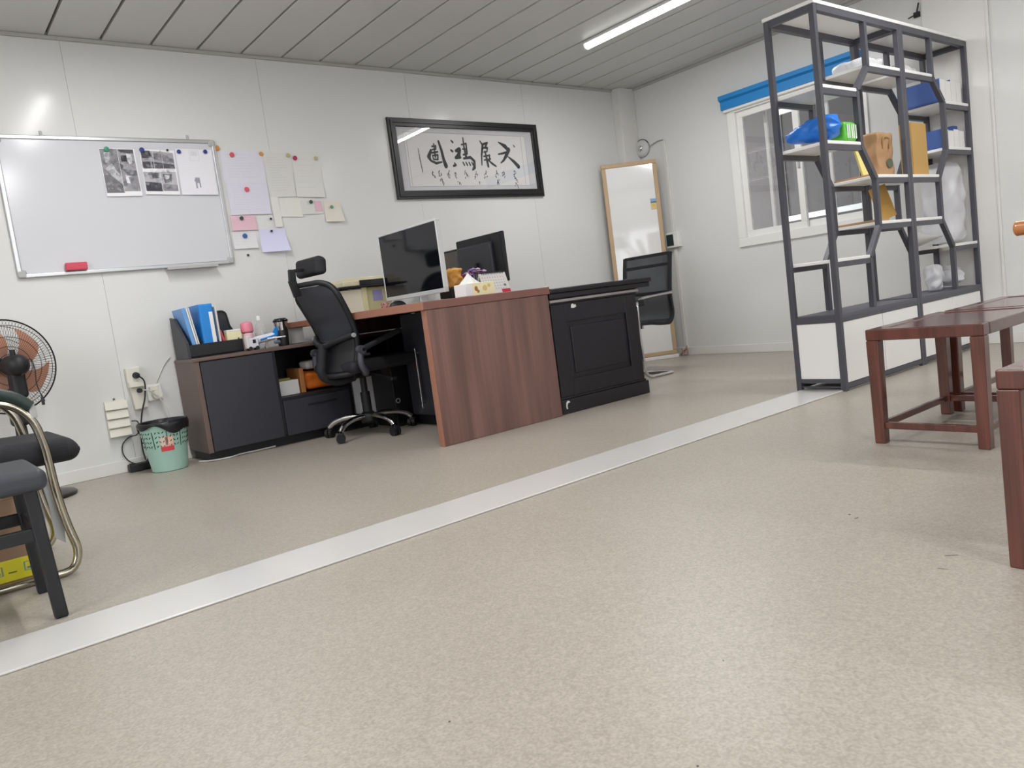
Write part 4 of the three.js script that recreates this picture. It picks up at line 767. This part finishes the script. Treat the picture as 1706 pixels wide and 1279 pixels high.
// ================================================================= LEFT BACK WALL: SOCKETS, BIN, CABLES
{
  const t = thing('waste_bin', 'mint green plastic waste bin with black liner', 'bin', [1.165, 0, -4.80]);
  const r0 = 0.098, r1 = 0.132, h = 0.275;
  obj('bucket', lathe([[0.001, 0], [r0 - 0.004, 0], [r0, 0.006], [r1, h], [r1 + 0.006, h], [r1 + 0.006, h + 0.006], [r1 - 0.004, h + 0.006], [r0 - 0.004, 0.01], [0.001, 0.01]], 48), mat.mint, t);
  const slots = [], rr = y => r0 + (r1 - r0) * y / h;
  for (let k = 0; k < 40; k++) for (let j = 0; j < 4; j++) { const a = k / 40 * 6.2832, y = 0.155 + j * 0.026; if (k % 4 === 3) continue; const g = new THREE.SphereGeometry(0.0078, 6, 4).scale(0.4, 1.0, 0.25).rotateZ((k % 2 ? 0.7 : -0.7)).translate(0, y, rr(y) + 0.0006).rotateY(a); slots.push(boxUV(g)); }
  for (let k = 0; k < 10; k++) { const a = (k * 4 + 3) / 40 * 6.2832; slots.push(boxUV(new THREE.BoxGeometry(0.004, 0.1, 0.002).rotateX(0.123).translate(0, 0.19, rr(0.19) + 0.0005).rotateY(a))); }
  obj('perforations', slots, M('#2f3f3a', 0.7), t).userData.kind = 'stuff';
  const lp = [], LN = 48; // liner folded over the rim with an uneven hem
  for (let j = 0; j <= 5; j++) for (let i = 0; i <= LN; i++) { const a = i / LN * 6.2832, hem = 0.045 + 0.022 * Math.sin(a * 2 + 0.4) + 0.014 * Math.sin(a * 5 + 1), q = j / 5; const y = j === 0 ? 0.2 : h + 0.016 - (j === 1 ? 0.004 : 0) - (j > 2 ? (j - 2) / 3 * hem : 0), r = j === 0 ? r1 - 0.025 : j === 1 ? r1 - 0.008 : j === 2 ? r1 + 0.004 : rr(y) + 0.0105; lp.push(V(Math.sin(a) * r, y, Math.cos(a) * r)); }
  const lg = new THREE.BufferGeometry().setFromPoints(lp), li = [];
  for (let j = 0; j < 5; j++) for (let i = 0; i < LN; i++) { const a = j * (LN + 1) + i; li.push(a, a + 1, a + LN + 1, a + 1, a + LN + 2, a + LN + 1); }
  lg.setIndex(li); lg.computeVertexNormals();
  obj('liner', boxUV(lg), M('#16161b', 0.35), t);
  const st = new THREE.CylinderGeometry(rr(0.2) + 0.0022, rr(0.12) + 0.0022, 0.085, 12, 1, true, -0.3, 0.6).translate(0, 0.165, 0).rotateY(-0.2);
  obj('sticker', st, M('#ffffff', 0.5, { map: canvasTex(96, 96, (c) => { c.fillStyle = '#e0a8a0'; c.fillRect(0, 0, 96, 96); c.fillStyle = '#d9c9b8'; c.fillRect(4, 4, 34, 56); c.fillStyle = '#8d6a5c'; c.fillRect(40, 6, 14, 50); c.fillStyle = '#e9c3a8'; c.fillRect(58, 8, 34, 46); c.fillStyle = '#d8434a'; c.fillRect(0, 66, 96, 30); }), side: THREE.DoubleSide }), t);
}
{
  const t = thing('power_strip', 'cream wall power strip with black plugs left of cabinet', 'socket', [1.11, 0.36, ZB]);
  obj('upper_socket', box(-0.035, 0.045, 0.165, 0.255, 0, 0.045, 0.006).rotateZ(0.02), mat.plastic, t);
  obj('flap_cover', box(-0.036, 0.048, 0.135, 0.168, 0, 0.062, 0.005), mat.plastic, t);
  obj('lower_socket', box(-0.02, 0.055, 0, 0.138, 0, 0.035, 0.006).rotateZ(0.06), mat.plastic, t);
  obj('plug', [cyl(0.02, 0.017, 0.03, 0, 0, 0).rotateX(Math.PI / 2).translate(0.012, 0.205, 0.045)], mat.cable, t);
  obj('plug', [cyl(0.015, 0.013, 0.028, 0, 0, 0).rotateX(Math.PI / 2).translate(0.018, 0.112, 0.036)], mat.cable, t);
}
{
  const t = thing('wall_socket', 'white round-fronted wall socket beside cream power strip', 'socket', [1.217, 0.445, ZB]);
  obj('plate', box(-0.043, 0.043, -0.05, 0.05, 0, 0.012, 0.004), mat.white, t);
  obj('adapter', [cyl(0.03, 0.026, 0.035).rotateX(Math.PI / 2).translate(0.008, -0.015, 0.012), box(-0.03, 0.022, 0.012, 0.04, 0.012, 0.03, 0.005)], mat.plastic, t);
}
{
  const t = thing('louvred_rack', 'white wall rack of four stacked plates left of waste bin', 'rack', [0.988, 0.215, ZB], 0);
  for (let k = 0; k < 4; k++) { const o = obj('plate', [box(-0.06, 0.06 - (k === 3 ? -0.004 : 0), 0, 0.05, 0.008, 0.02, 0.003).rotateX(-0.32).translate(0, 0, 0.022), box(-0.058, 0.058, 0.006, 0.012, 0, 0.03)], mat.plastic, t); o.position.y = k * 0.054; o.rotation.z = -0.02; }
  obj('back_plate', box(-0.056, 0.056, 0, 0.22, 0, 0.012), mat.plastic, t);
  obj('screw', cyl(0.006, 0.006, 0.006).rotateX(Math.PI / 2).translate(0.0, 0.228, 0.006), mat.screw, t);
}
single('black_cable', 'black cable hanging from upper plug down to floor', 'cable', tube([V(1.122, 0.565, ZB + 0.085), V(1.155, 0.53, ZB + 0.07), V(1.152, 0.44, ZB + 0.05), V(1.115, 0.33, ZB + 0.05), V(1.092, 0.22, ZB + 0.05), V(1.085, 0.12, ZB + 0.05), V(1.09, 0.055, ZB + 0.055)], 0.0045, 0, 60), mat.cable);
single('loop_cable', 'thin black cable looping wide left of waste bin', 'cable', tube([V(1.055, 0.3, ZB + 0.035), V(1.088, 0.29, ZB + 0.035), V(1.075, 0.215, ZB + 0.03), V(1.03, 0.205, ZB + 0.02), V(0.99, 0.17, ZB + 0.016), V(0.982, 0.115, ZB + 0.018), V(1.01, 0.06, ZB + 0.02), V(1.06, 0.035, ZB + 0.03), V(1.10, 0.055, ZB + 0.06), V(1.12, 0.12, ZB + 0.07), V(1.09, 0.17, ZB + 0.06), V(1.13, 0.2, ZB + 0.06)], 0.0035, 0, 90), mat.cable);
single('white_cable', 'white cable drooping from lower plug behind waste bin', 'cable', tube([V(1.14, 0.475, ZB + 0.065), V(1.18, 0.46, ZB + 0.06), V(1.235, 0.40, ZB + 0.05), V(1.262, 0.33, ZB + 0.05), V(1.27, 0.22, ZB + 0.05)], 0.004, 0, 40), mat.cableWhite);
single('socket_wire', 'thin white wire rising from wall socket to cabinet top', 'cable', tube([V(1.235, 0.497, ZB + 0.008), V(1.26, 0.54, ZB + 0.006), V(1.305, 0.61, ZB + 0.006), V(1.34, 0.645, ZB + 0.008)], 0.0035), mat.cableWhite);
single('extension_block', 'black extension block on floor behind waste bin', 'socket', [box(0.99, 1.13, 0.001, 0.045, ZB + 0.02, ZB + 0.09, 0.006), box(1.0, 1.03, 0.044, 0.05, ZB + 0.03, ZB + 0.075, 0.003)], mat.black);
single('floor_cable', 'white cable lying on floor along low cabinet front', 'cable', tube([V(1.33, 0.006, -4.80), V(1.39, 0.006, -4.725), V(1.49, 0.006, -4.70), V(1.56, 0.006, -4.735), V(1.66, 0.006, -4.725), V(1.78, 0.006, -4.735)], 0.005, 0, 40), mat.cableWhite);

// ================================================================= ON THE LOW CABINET
const CT = 0.6205, CZ = -4.87;
{
  const t = thing('desk_organizer', 'black tiered desk organizer holding blue folders on low cabinet', 'organizer', [1.365, CT + 0.0022, -4.90]);
  obj('base_tray', [box(0, 0.335, 0, 0.008, -0.12, 0.13), box(0.002, 0.335, 0, 0.078, 0.118, 0.13, 0.003)], mat.black, t);
  obj('end_wall', prism([[-0.12, 0], [0.13, 0], [0.13, 0.09], [-0.04, 0.245], [-0.12, 0.255]], 0.012, 0.002).rotateY(-Math.PI / 2).translate(0.012, 0, 0), M('#3b3b40', 0.5), t);
  obj('back_wall', box(0.0, 0.335, 0, 0.2, -0.13, -0.118, 0.003), mat.black, t);
  for (const x of [0.1, 0.2, 0.325]) obj('divider', prism([[-0.118, 0], [0.118, 0], [0.118, 0.07], [-0.06, 0.2], [-0.118, 0.2]], 0.006).rotateY(-Math.PI / 2).translate(x, 0, 0), mat.black, t);
  const fr = obj('wire_frame', tube([V(0.22, 0.07, 0.0), V(0.225, 0.262, 0.0), V(0.30, 0.262, 0.0), V(0.325, 0.07, 0.0)], 0.006, 0.03, 40), mat.black, t);
  obj('wire_mesh', prism([[0.225, 0.07], [0.228, 0.258], [0.297, 0.258], [0.32, 0.07]], 0.003).translate(0, 0, -0.002), mat.meshBlack, fr);
}
function leaning(name, label, w, h, d, x, z, tilt, m, grp) { const o = single(name, label, 'folder', box(-w / 2, w / 2, 0, h, -d / 2, d / 2, Math.min(0.003, w * 0.3)), m, grp); o.position.set(x, CT + 0.014, z); o.rotation.z = tilt; return o; }
leaning('thin_folder', 'light blue folder leaning leftmost in the organizer', 0.022, 0.29, 0.2, 1.425, -4.895, 0.13, mat.blueLight, 'folders in the organizer');
leaning('paper_folder', 'white folder leaning beside the light blue folder', 0.01, 0.285, 0.2, 1.443, -4.895, 0.13, mat.paper, 'folders in the organizer');
leaning('grey_folder', 'grey-edged folder leaning next to the white folder', 0.008, 0.29, 0.2, 1.4545, -4.895, 0.13, mat.paperGrey, 'folders in the organizer');
{
  const t = thing('blue_binder', 'thick bright blue lever binder standing in the organizer', 'folder', [1.515, CT + 0.014, -4.895], 0, 'folders in the organizer');
  obj('spine', boxUV(soft(0.085, 0.3, 0.03, 0.014, 4).translate(0, 0.15, 0.095)), mat.blue, t);
  obj('cover', box(-0.042, -0.037, 0, 0.3, -0.11, 0.1, 0.002), mat.blue, t);
  obj('cover', box(0.037, 0.042, 0, 0.3, -0.11, 0.1, 0.002), mat.blue, t);
  obj('paper_block', box(-0.036, 0.036, 0.006, 0.285, -0.1, 0.085), mat.paper, t);
  obj('label_strip', box(0.012, 0.034, 0.04, 0.25, 0.1095, 0.1115), mat.paper, t);
}
leaning('white_folder', 'slim white folder right of the blue binder', 0.012, 0.28, 0.2, 1.5725, -4.897, 0.0, mat.paperGrey, 'folders in the organizer').position.x = 1.5755;
single('red_marker', 'red pen leaning in front tray of organizer', 'pen', [bar(V(1.62, CT + 0.014, -4.82), V(1.59, CT + 0.15, -4.84), 0.018, 0.018, 0.007)], mat.red);
{ const t = thing('note_box', 'small cream and white memo box in organizer tray', 'box', [1.665, CT + 0.014, -4.83]); obj('box_body', box(-0.045, 0.045, 0, 0.115, -0.025, 0.025, 0.003), mat.cream, t); obj('white_flap', box(-0.045, 0.045, 0.115, 0.128, -0.025, 0.025, 0.003), mat.paper, t); }
{ const t = thing('pink_jar', 'pink lidded jar on low cabinet beside toy aeroplane', 'jar', [1.765, CT, -4.85]); obj('jar_body', lathe([[0.001, 0], [0.03, 0], [0.034, 0.01], [0.034, 0.1], [0.03, 0.112], [0.001, 0.112]], 24), M('#ecc3c8', 0.2), t); obj('lid', lathe([[0.001, 0.11], [0.036, 0.112], [0.039, 0.12], [0.037, 0.165], [0.028, 0.178], [0.001, 0.18]], 24), mat.pink, t); }
{ const t = thing('spray_bottle', 'clear plastic bottle with white cap behind toy aeroplane', 'bottle', [1.875, CT, -4.92]); obj('bottle_body', lathe([[0.001, 0], [0.034, 0], [0.036, 0.01], [0.036, 0.13], [0.028, 0.155], [0.014, 0.168], [0.014, 0.18], [0.001, 0.18]], 24), mat.clear, t); obj('cap', cyl(0.016, 0.015, 0.03, 0, 0.18, 0), mat.white, t); obj('label_band', lathe([[0.0365, 0.03], [0.0365, 0.1]], 24), mat.paperGrey, t); }
{ const t = thing('steel_tumbler', 'black travel tumbler with shiny steel top at cabinet end', 'cup', [1.968, CT, -4.80]); obj('cup_body', lathe([[0.001, 0], [0.032, 0], [0.034, 0.006], [0.04, 0.105], [0.001, 0.105]], 28), mat.black, t); obj('steel_sleeve', lathe([[0.0402, 0.1], [0.045, 0.155], [0.044, 0.155]], 28), mat.chrome, t); obj('lid', lathe([[0.001, 0.15], [0.047, 0.152], [0.048, 0.163], [0.04, 0.17], [0.036, 0.175], [0.001, 0.177]], 28), mat.blackGloss, t); }
{ const t = thing('grey_gadget', 'small grey-white toy truck beside organizer', 'toy', [1.728, CT, -4.70]); obj('cab', box(-0.025, 0.035, 0.012, 0.075, -0.02, 0.02, 0.008), mat.paperLav, t); obj('cab_window', box(-0.002, 0.018, 0.042, 0.064, 0.0185, 0.022, 0.003), mat.black, t); obj('bed', box(-0.04, -0.02, 0.014, 0.09, -0.02, 0.02, 0.004), mat.paperGrey, t); for (const x of [-0.02, 0.022]) obj('wheel', cyl(0.012, 0.012, 0.044, 0, -0.022, 0).rotateX(Math.PI / 2).translate(x, 0.012, 0), mat.black, t); }
{ const t = thing('toy_aeroplane', 'white and blue toy aeroplane on low cabinet', 'toy', [1.835, CT, -4.745], 0.12);
  obj('fuselage', boxUV(new THREE.CapsuleGeometry(0.024, 0.11, 6, 16).rotateZ(Math.PI / 2).rotateZ(0.1).translate(-0.01, 0.062, 0)), M('#e6e8f2', 0.3), t);
  obj('tail_fin', prism([[0.04, 0.075], [0.075, 0.125], [0.088, 0.125], [0.085, 0.07]], 0.006, 0.001).translate(0, 0, -0.003), mat.blue, t);
  obj('wing', prism([[-0.03, 0], [0.02, 0], [0.085, 0.085], [0.06, 0.085]], 0.006, 0.001).rotateX(Math.PI / 2).translate(0, 0.062, 0.005), M('#eef0f4', 0.3), t);
  obj('wing', prism([[-0.03, 0], [0.02, 0], [0.085, 0.085], [0.06, 0.085]], 0.006, 0.001).rotateX(-Math.PI / 2).translate(0, 0.056, -0.005), M('#eef0f4', 0.3), t);
  obj('side_stripe', tube([V(-0.05, 0.056, 0.0225), V(0.0, 0.064, 0.0245), V(0.06, 0.075, 0.018)], 0.006), mat.blue, t);
  obj('engine', [cyl(0.012, 0.01, 0.035, 0, 0, 0).rotateZ(Math.PI / 2).translate(0.06, 0.03, 0.055), bar(V(0.045, 0.034, 0.055), V(0.05, 0.058, 0.052), 0.006)], M('#6b7480', 0.3), t);
  for (const x of [-0.05, -0.005]) obj('landing_wheel', [cyl(0.009, 0.009, 0.02, 0, -0.01, 0).rotateX(Math.PI / 2).translate(x, 0.009, 0), bar(V(x, 0.009, 0), V(x, 0.045, 0), 0.006)], mat.aluPlastic, t);
}
// in the niche
single('paper_stack', 'white paper stack on the niche shelf of low cabinet', 'paper', box(1.868, 2.02, 0.302, 0.395, -4.98, -4.79, 0.002), mat.paper);
single('green_notebook', 'thin yellow-green notebook lying on the white paper stack', 'notebook', box(1.872, 1.98, 0.396, 0.41, -4.97, -4.82, 0.002), M('#8f9447', 0.6));
single('brown_envelope_box', 'brown file box standing beside white paper stack', 'box', box(2.03, 2.06, 0.302, 0.462, -4.99, -4.78, 0.003), M('#b87a45', 0.7));
{ const o = single('orange_bag', 'orange plastic packet on niche shelf behind the task chair', 'bag', crumple(softFine(0.22, 0.12, 0.14, 0.03).translate(0, 0.062, 0), 0.006, 35, 11), mat.orange); o.position.set(2.185, 0.308, -4.87); }
{ const o = single('grey_pouch', 'crumpled grey-white pouch lying on the orange packet', 'bag', crumple(softFine(0.17, 0.055, 0.1, 0.02).translate(0, 0.028, 0), 0.004, 45, 12), mat.paperGrey); o.position.set(2.18, 0.444, -4.87); }
// under the desk
{ const t = thing('white_computer', 'white computer tower in cabinet bay behind the task chair column', 'computer', [2.43, 0.0765, -4.82]); obj('case', box(-0.085, 0.085, 0.006, 0.42, -0.13, 0.13, 0.006), M('#ecedef', 0.4), t); obj('foot', box(-0.08, 0.08, 0, 0.006, -0.12, -0.09), mat.black, t); obj('foot', box(-0.08, 0.08, 0, 0.006, 0.09, 0.12), mat.black, t); }
{ const t = thing('black_computer', 'black computer tower with round power button under the desk', 'computer', [2.63, 0.0, -4.52]); obj('case', box(-0.15, 0.085, 0.002, 0.4, -0.15, 0.12, 0.006), mat.black, t); obj('power_ring', boxUV(new THREE.TorusGeometry(0.014, 0.003, 8, 24).translate(-0.125, 0.17, 0.121)), mat.aluPlastic, t); obj('port_panel', box(0.0, 0.05, 0.15, 0.17, 0.119, 0.122), mat.blackCab, t); }

// ================================================================= ON THE BROWN DESK
const DT = 0.7655;
{
  const t = thing('white_monitor', 'silver-white framed monitor with dark screen on brown desk', 'monitor', [2.5, DT, -4.0]);
  const z0 = -0.332, z1 = 0.332, y0 = 0.045, y1 = 0.46;
  obj('bezel', [box(-0.012, 0.02, y0, y0 + 0.024, z0, z1, 0.003), box(-0.012, 0.02, y1 - 0.014, y1, z0, z1, 0.003), box(-0.012, 0.02, y0 + 0.024, y1 - 0.014, z0, z0 + 0.01, 0.003), box(-0.012, 0.02, y0 + 0.024, y1 - 0.014, z1 - 0.01, z1, 0.003)], M('#d4d5d6', 0.3, { metalness: 0.3 }), t);
  obj('screen', box(-0.009, 0.0, y0 + 0.022, y1 - 0.012, z0 + 0.008, z1 - 0.008), mat.screen, t);
  obj('rear_housing', [box(0.0, 0.02, y0 + 0.02, y1 - 0.01, z0 + 0.008, z1 - 0.008), boxUV(soft(0.035, 0.26, 0.4, 0.015, 3).translate(0.035, 0.24, 0))], mat.white, t);
  obj('stand_neck', [bar(V(0.055, 0.005, 0), V(0.05, 0.28, 0), 0.06, 0.02, 0.006)], mat.alu, t);
  obj('stand_base', box(-0.07, 0.12, 0, 0.01, -0.12, 0.12, 0.004), mat.alu, t);
}
{
  const t = thing('carton_stack', 'cream cardboard carton with blue print at far end of desk', 'box', [2.44, DT, -4.62]);
  obj('carton_body', box(-0.13, 0.22, 0, 0.155, -0.12, 0.12, 0.004), mat.boxOlive, t);
  obj('white_side', box(-0.2, -0.03, 0.002, 0.148, 0.06, 0.135, 0.004), M('#e6dfcb', 0.7), t);
  obj('corner_strip', box(-0.035, 0.0, 0.0, 0.157, 0.118, 0.138, 0.002), mat.boxCream, t);
  obj('blue_print', box(0.05, 0.12, 0.065, 0.135, 0.1195, 0.1215), M('#8f8bb8', 0.6), t);
}
{ const t = thing('letter_tray', 'black letter tray on top of cream carton', 'tray', [2.44, DT + 0.158, -4.62]); obj('tray_base', box(-0.2, 0.25, 0, 0.012, -0.15, 0.16, 0.004), mat.black, t); obj('tray_rim', [box(-0.05, 0.25, 0.012, 0.045, 0.15, 0.16, 0.003), box(-0.2, 0.25, 0.012, 0.045, -0.15, -0.14, 0.003), box(0.24, 0.25, 0.012, 0.045, -0.14, 0.15, 0.003)], mat.black, t); }
{ const o = single('cream_papers', 'pile of cream papers in the black letter tray', 'paper', [box(-0.16, 0.235, 0, 0.03, -0.135, 0.145, 0.004), box(-0.12, 0.22, 0.03, 0.052, -0.12, 0.13, 0.004)], M('#dfd6b8', 0.75)); o.position.set(2.44, DT + 0.171, -4.62); }
{ const t = thing('flower_cup', 'small pink patterned cup under the white monitor corner', 'cup', [2.5, DT, -4.38]); obj('cup_body', lathe([[0.001, 0], [0.02, 0], [0.024, 0.045], [0.022, 0.045], [0.019, 0.004], [0.001, 0.004]], 20), M('#c9a2a0', 0.4), t); obj('dots', [0, 1, 2, 3, 4, 5, 6, 7].map(k => ball(0.005, Math.cos(k * 0.8) * 0.0225, 0.014 + 0.018 * (k % 2), Math.sin(k * 0.8) * 0.0225)), mat.redDeep, t).userData.kind = 'stuff'; }
{ const t = thing('computer_mouse', 'black computer mouse on desk below the white monitor', 'mouse', [2.34, DT, -3.95]); const g = new THREE.SphereGeometry(0.05, 20, 12, 0, 6.2832, 0, Math.PI / 2).scale(1.1, 0.7, 0.62); obj('shell', boxUV(g), mat.black, t); obj('wheel', cyl(0.008, 0.008, 0.008, 0, -0.004, 0).rotateX(Math.PI / 2).translate(-0.028, 0.028, 0), mat.aluPlastic, t); }
{
  const t = thing('tissue_box', 'pale yellow tissue box with white tissue at desk corner', 'tissue box', [2.59, DT, -3.52]);
  obj('carton', box(-0.1, 0.1, 0, 0.07, -0.055, 0.055, 0.003), mat.cream, t);
  obj('white_end', box(-0.103, -0.055, 0.002, 0.068, -0.052, 0.0575, 0.002), mat.paper, t);
  obj('brown_motif', [ball(0.014, -0.03, 0.038, 0.0555, 0.8, 1, 0.1), ball(0.009, -0.018, 0.022, 0.0555, 1, 1, 0.1)], M('#a5713a', 0.6), t);
  obj('pale_motif', [ball(0.016, 0.03, 0.038, 0.0555, 1, 1, 0.1), ball(0.01, 0.06, 0.05, 0.0555, 1, 1, 0.1)], M('#d9c27a', 0.6), t);
  const g = new THREE.ConeGeometry(0.06, 0.065, 24, 6, true), p = g.attributes.position;
  for (let i = 0; i < p.count; i++) { const a = Math.atan2(p.getZ(i), p.getX(i)), k = 1 + 0.28 * Math.sin(a * 5) * (0.5 - p.getY(i) / 0.065); p.setX(i, p.getX(i) * k); p.setZ(i, p.getZ(i) * k * 0.7); }
  g.computeVertexNormals(); obj('tissue', boxUV(g.translate(-0.035, 0.098, 0)), mat.paper, t);
}
{
  const t = thing('desk_calendar', 'wire-bound desk calendar with red corner beside tissue box', 'calendar', [2.80, DT, -3.62], 0.05);
  const m = M('#ffffff', 0.7, { map: canvasTex(256, 160, (c, w, h) => { c.fillStyle = '#d9d8d6'; c.fillRect(0, 0, w, h); c.fillStyle = '#d0a9ab'; for (let i = 0; i < 9; i++) c.fillRect(16 + i * 25, 26, 9, 14); c.fillStyle = '#a9a8a8'; for (let r = 0; r < 4; r++) for (let i = 0; i < 9; i++) c.fillRect(16 + i * 25, 54 + r * 22, 10, 7); c.fillStyle = '#c02438'; c.fillRect(170, 132, 86, 28); c.fillStyle = '#6d6c6c'; c.fillRect(206, 92, 22, 18); }) });
  const pg = new THREE.BoxGeometry(0.2, 0.125, 0.003).rotateX(-0.3).translate(0, 0.0615, 0.02);
  obj('front_page', pg, m, t);
  obj('rear_page', box(-0.1, 0.1, -0.0625, 0.0625, -0.0015, 0.0015).rotateX(0.3).translate(0, 0.0615, -0.02), mat.paperGrey, t);
  obj('binding_wire', Array.from({ length: 14 }, (_, k) => boxUV(new THREE.TorusGeometry(0.008, 0.0018, 6, 14).rotateY(Math.PI / 2).translate(-0.08 + k * 0.0123, 0.122, 0))), mat.black, t).userData.kind = 'stuff';
}
{
  const t = thing('flower_pot', 'bunch of small purple and pink flowers behind tissue box', 'flowers', [2.92, DT, -3.95]);
  obj('pot', lathe([[0.001, 0], [0.04, 0], [0.055, 0.075], [0.052, 0.075], [0.001, 0.07]], 20), mat.black, t);
  const cols = [M('#8d6fa8', 0.6), M('#a98fc0', 0.6), M('#c9486a', 0.6), M('#d9c9d2', 0.6), M('#5f7f4a', 0.6)];
  for (let k = 0; k < 26; k++) { const a = k * 2.4, r = 0.075 * Math.sqrt((k + 0.5) / 26), x = Math.cos(a) * r, z = Math.sin(a) * r * 0.9, y = 0.16 - r * 0.35 + 0.02 * rnd(); const g = [tube([V(x * 0.3, 0.07, z * 0.3), V(x * 0.8, 0.11, z * 0.8), V(x, y, z)], 0.0016, 0, 6, 4)];
    for (let j = 0; j < 5; j++) g.push(ball(0.0085, x + Math.cos(j * 1.257) * 0.009, y + 0.003, z + Math.sin(j * 1.257) * 0.009, 1, 0.6, 1, 6)); g.push(ball(0.005, x, y + 0.007, z, 1, 1, 1, 6));
    obj('flower', g, cols[[0, 1, 0, 3, 2, 1, 4][k % 7]], t); }
}
{ const o = single('snack_bag', 'golden orange snack bag between the two monitors', 'bag', crumple(softFine(0.1, 0.125, 0.07, 0.02).translate(0, 0.0635, 0), 0.006, 80, 14), mat.gold); o.position.set(2.88, DT + 0.0755, -4.12); }
single('black_case', 'black box under the golden snack bag', 'box', box(2.80, 2.96, DT, DT + 0.074, -4.19, -4.05, 0.006), mat.black);

// ================================================================= ON THE BLACK DESK
const BT = 0.7525;
{
  const t = thing('black_monitor', 'black monitor seen from behind at right of flowers', 'monitor', [3.3, BT, -4.355]);
  obj('rear_shell', boxUV(soft(0.022, 0.335, 0.545, 0.009, 3).translate(0, 0.265, 0)), mat.black, t);
  obj('rear_bulge', boxUV(soft(0.05, 0.25, 0.4, 0.02, 3).translate(-0.018, 0.255, -0.04)), mat.blackCab, t);
  obj('shell_seam', box(-0.0122, -0.0112, 0.1, 0.43, 0.245, 0.25), mat.blackGloss, t);
  obj('screen', box(0.011, 0.013, 0.105, 0.425, -0.262, 0.262), mat.screen, t);
  obj('stand_neck', bar(V(-0.04, 0.008, 0), V(-0.03, 0.25, 0), 0.07, 0.025, 0.006), mat.black, t);
  obj('stand_base', box(-0.13, 0.09, 0, 0.014, -0.13, 0.13, 0.006), mat.black, t);
}
{
  const t = thing('brown_screen', 'brown-grey screen with black rim between the two monitors', 'monitor', [3.40, BT, -4.79]);
  obj('panel', box(-0.012, 0.012, 0.06, 0.39, -0.16, 0.16, 0.005), M('#5f5750', 0.4), t);
  obj('top_rim', [box(-0.016, 0.016, 0.382, 0.396, -0.165, 0.165, 0.004), box(-0.016, 0.016, 0.05, 0.39, -0.165, -0.155, 0.004), box(-0.016, 0.016, 0.05, 0.39, 0.159, 0.165, 0.002)], mat.black, t);
  obj('rib', box(-0.017, -0.01, 0.08, 0.34, 0.02, 0.035, 0.002), mat.blackCab, t);
  obj('stand', [box(-0.08, 0.08, 0, 0.012, -0.1, 0.1, 0.004), bar(V(0.02, 0.01, 0), V(0.02, 0.2, 0), 0.05, 0.02)], mat.black, t);
}
single('small_dish', 'small white dish standing at corner of black desk', 'dish', [cyl(0.016, 0.014, 0.012, 3.10, BT, -3.5, 16), cyl(0.01, 0.008, 0.006, 3.10, BT + 0.012, -3.5, 12)], mat.white);

renderer.render(scene, camera);
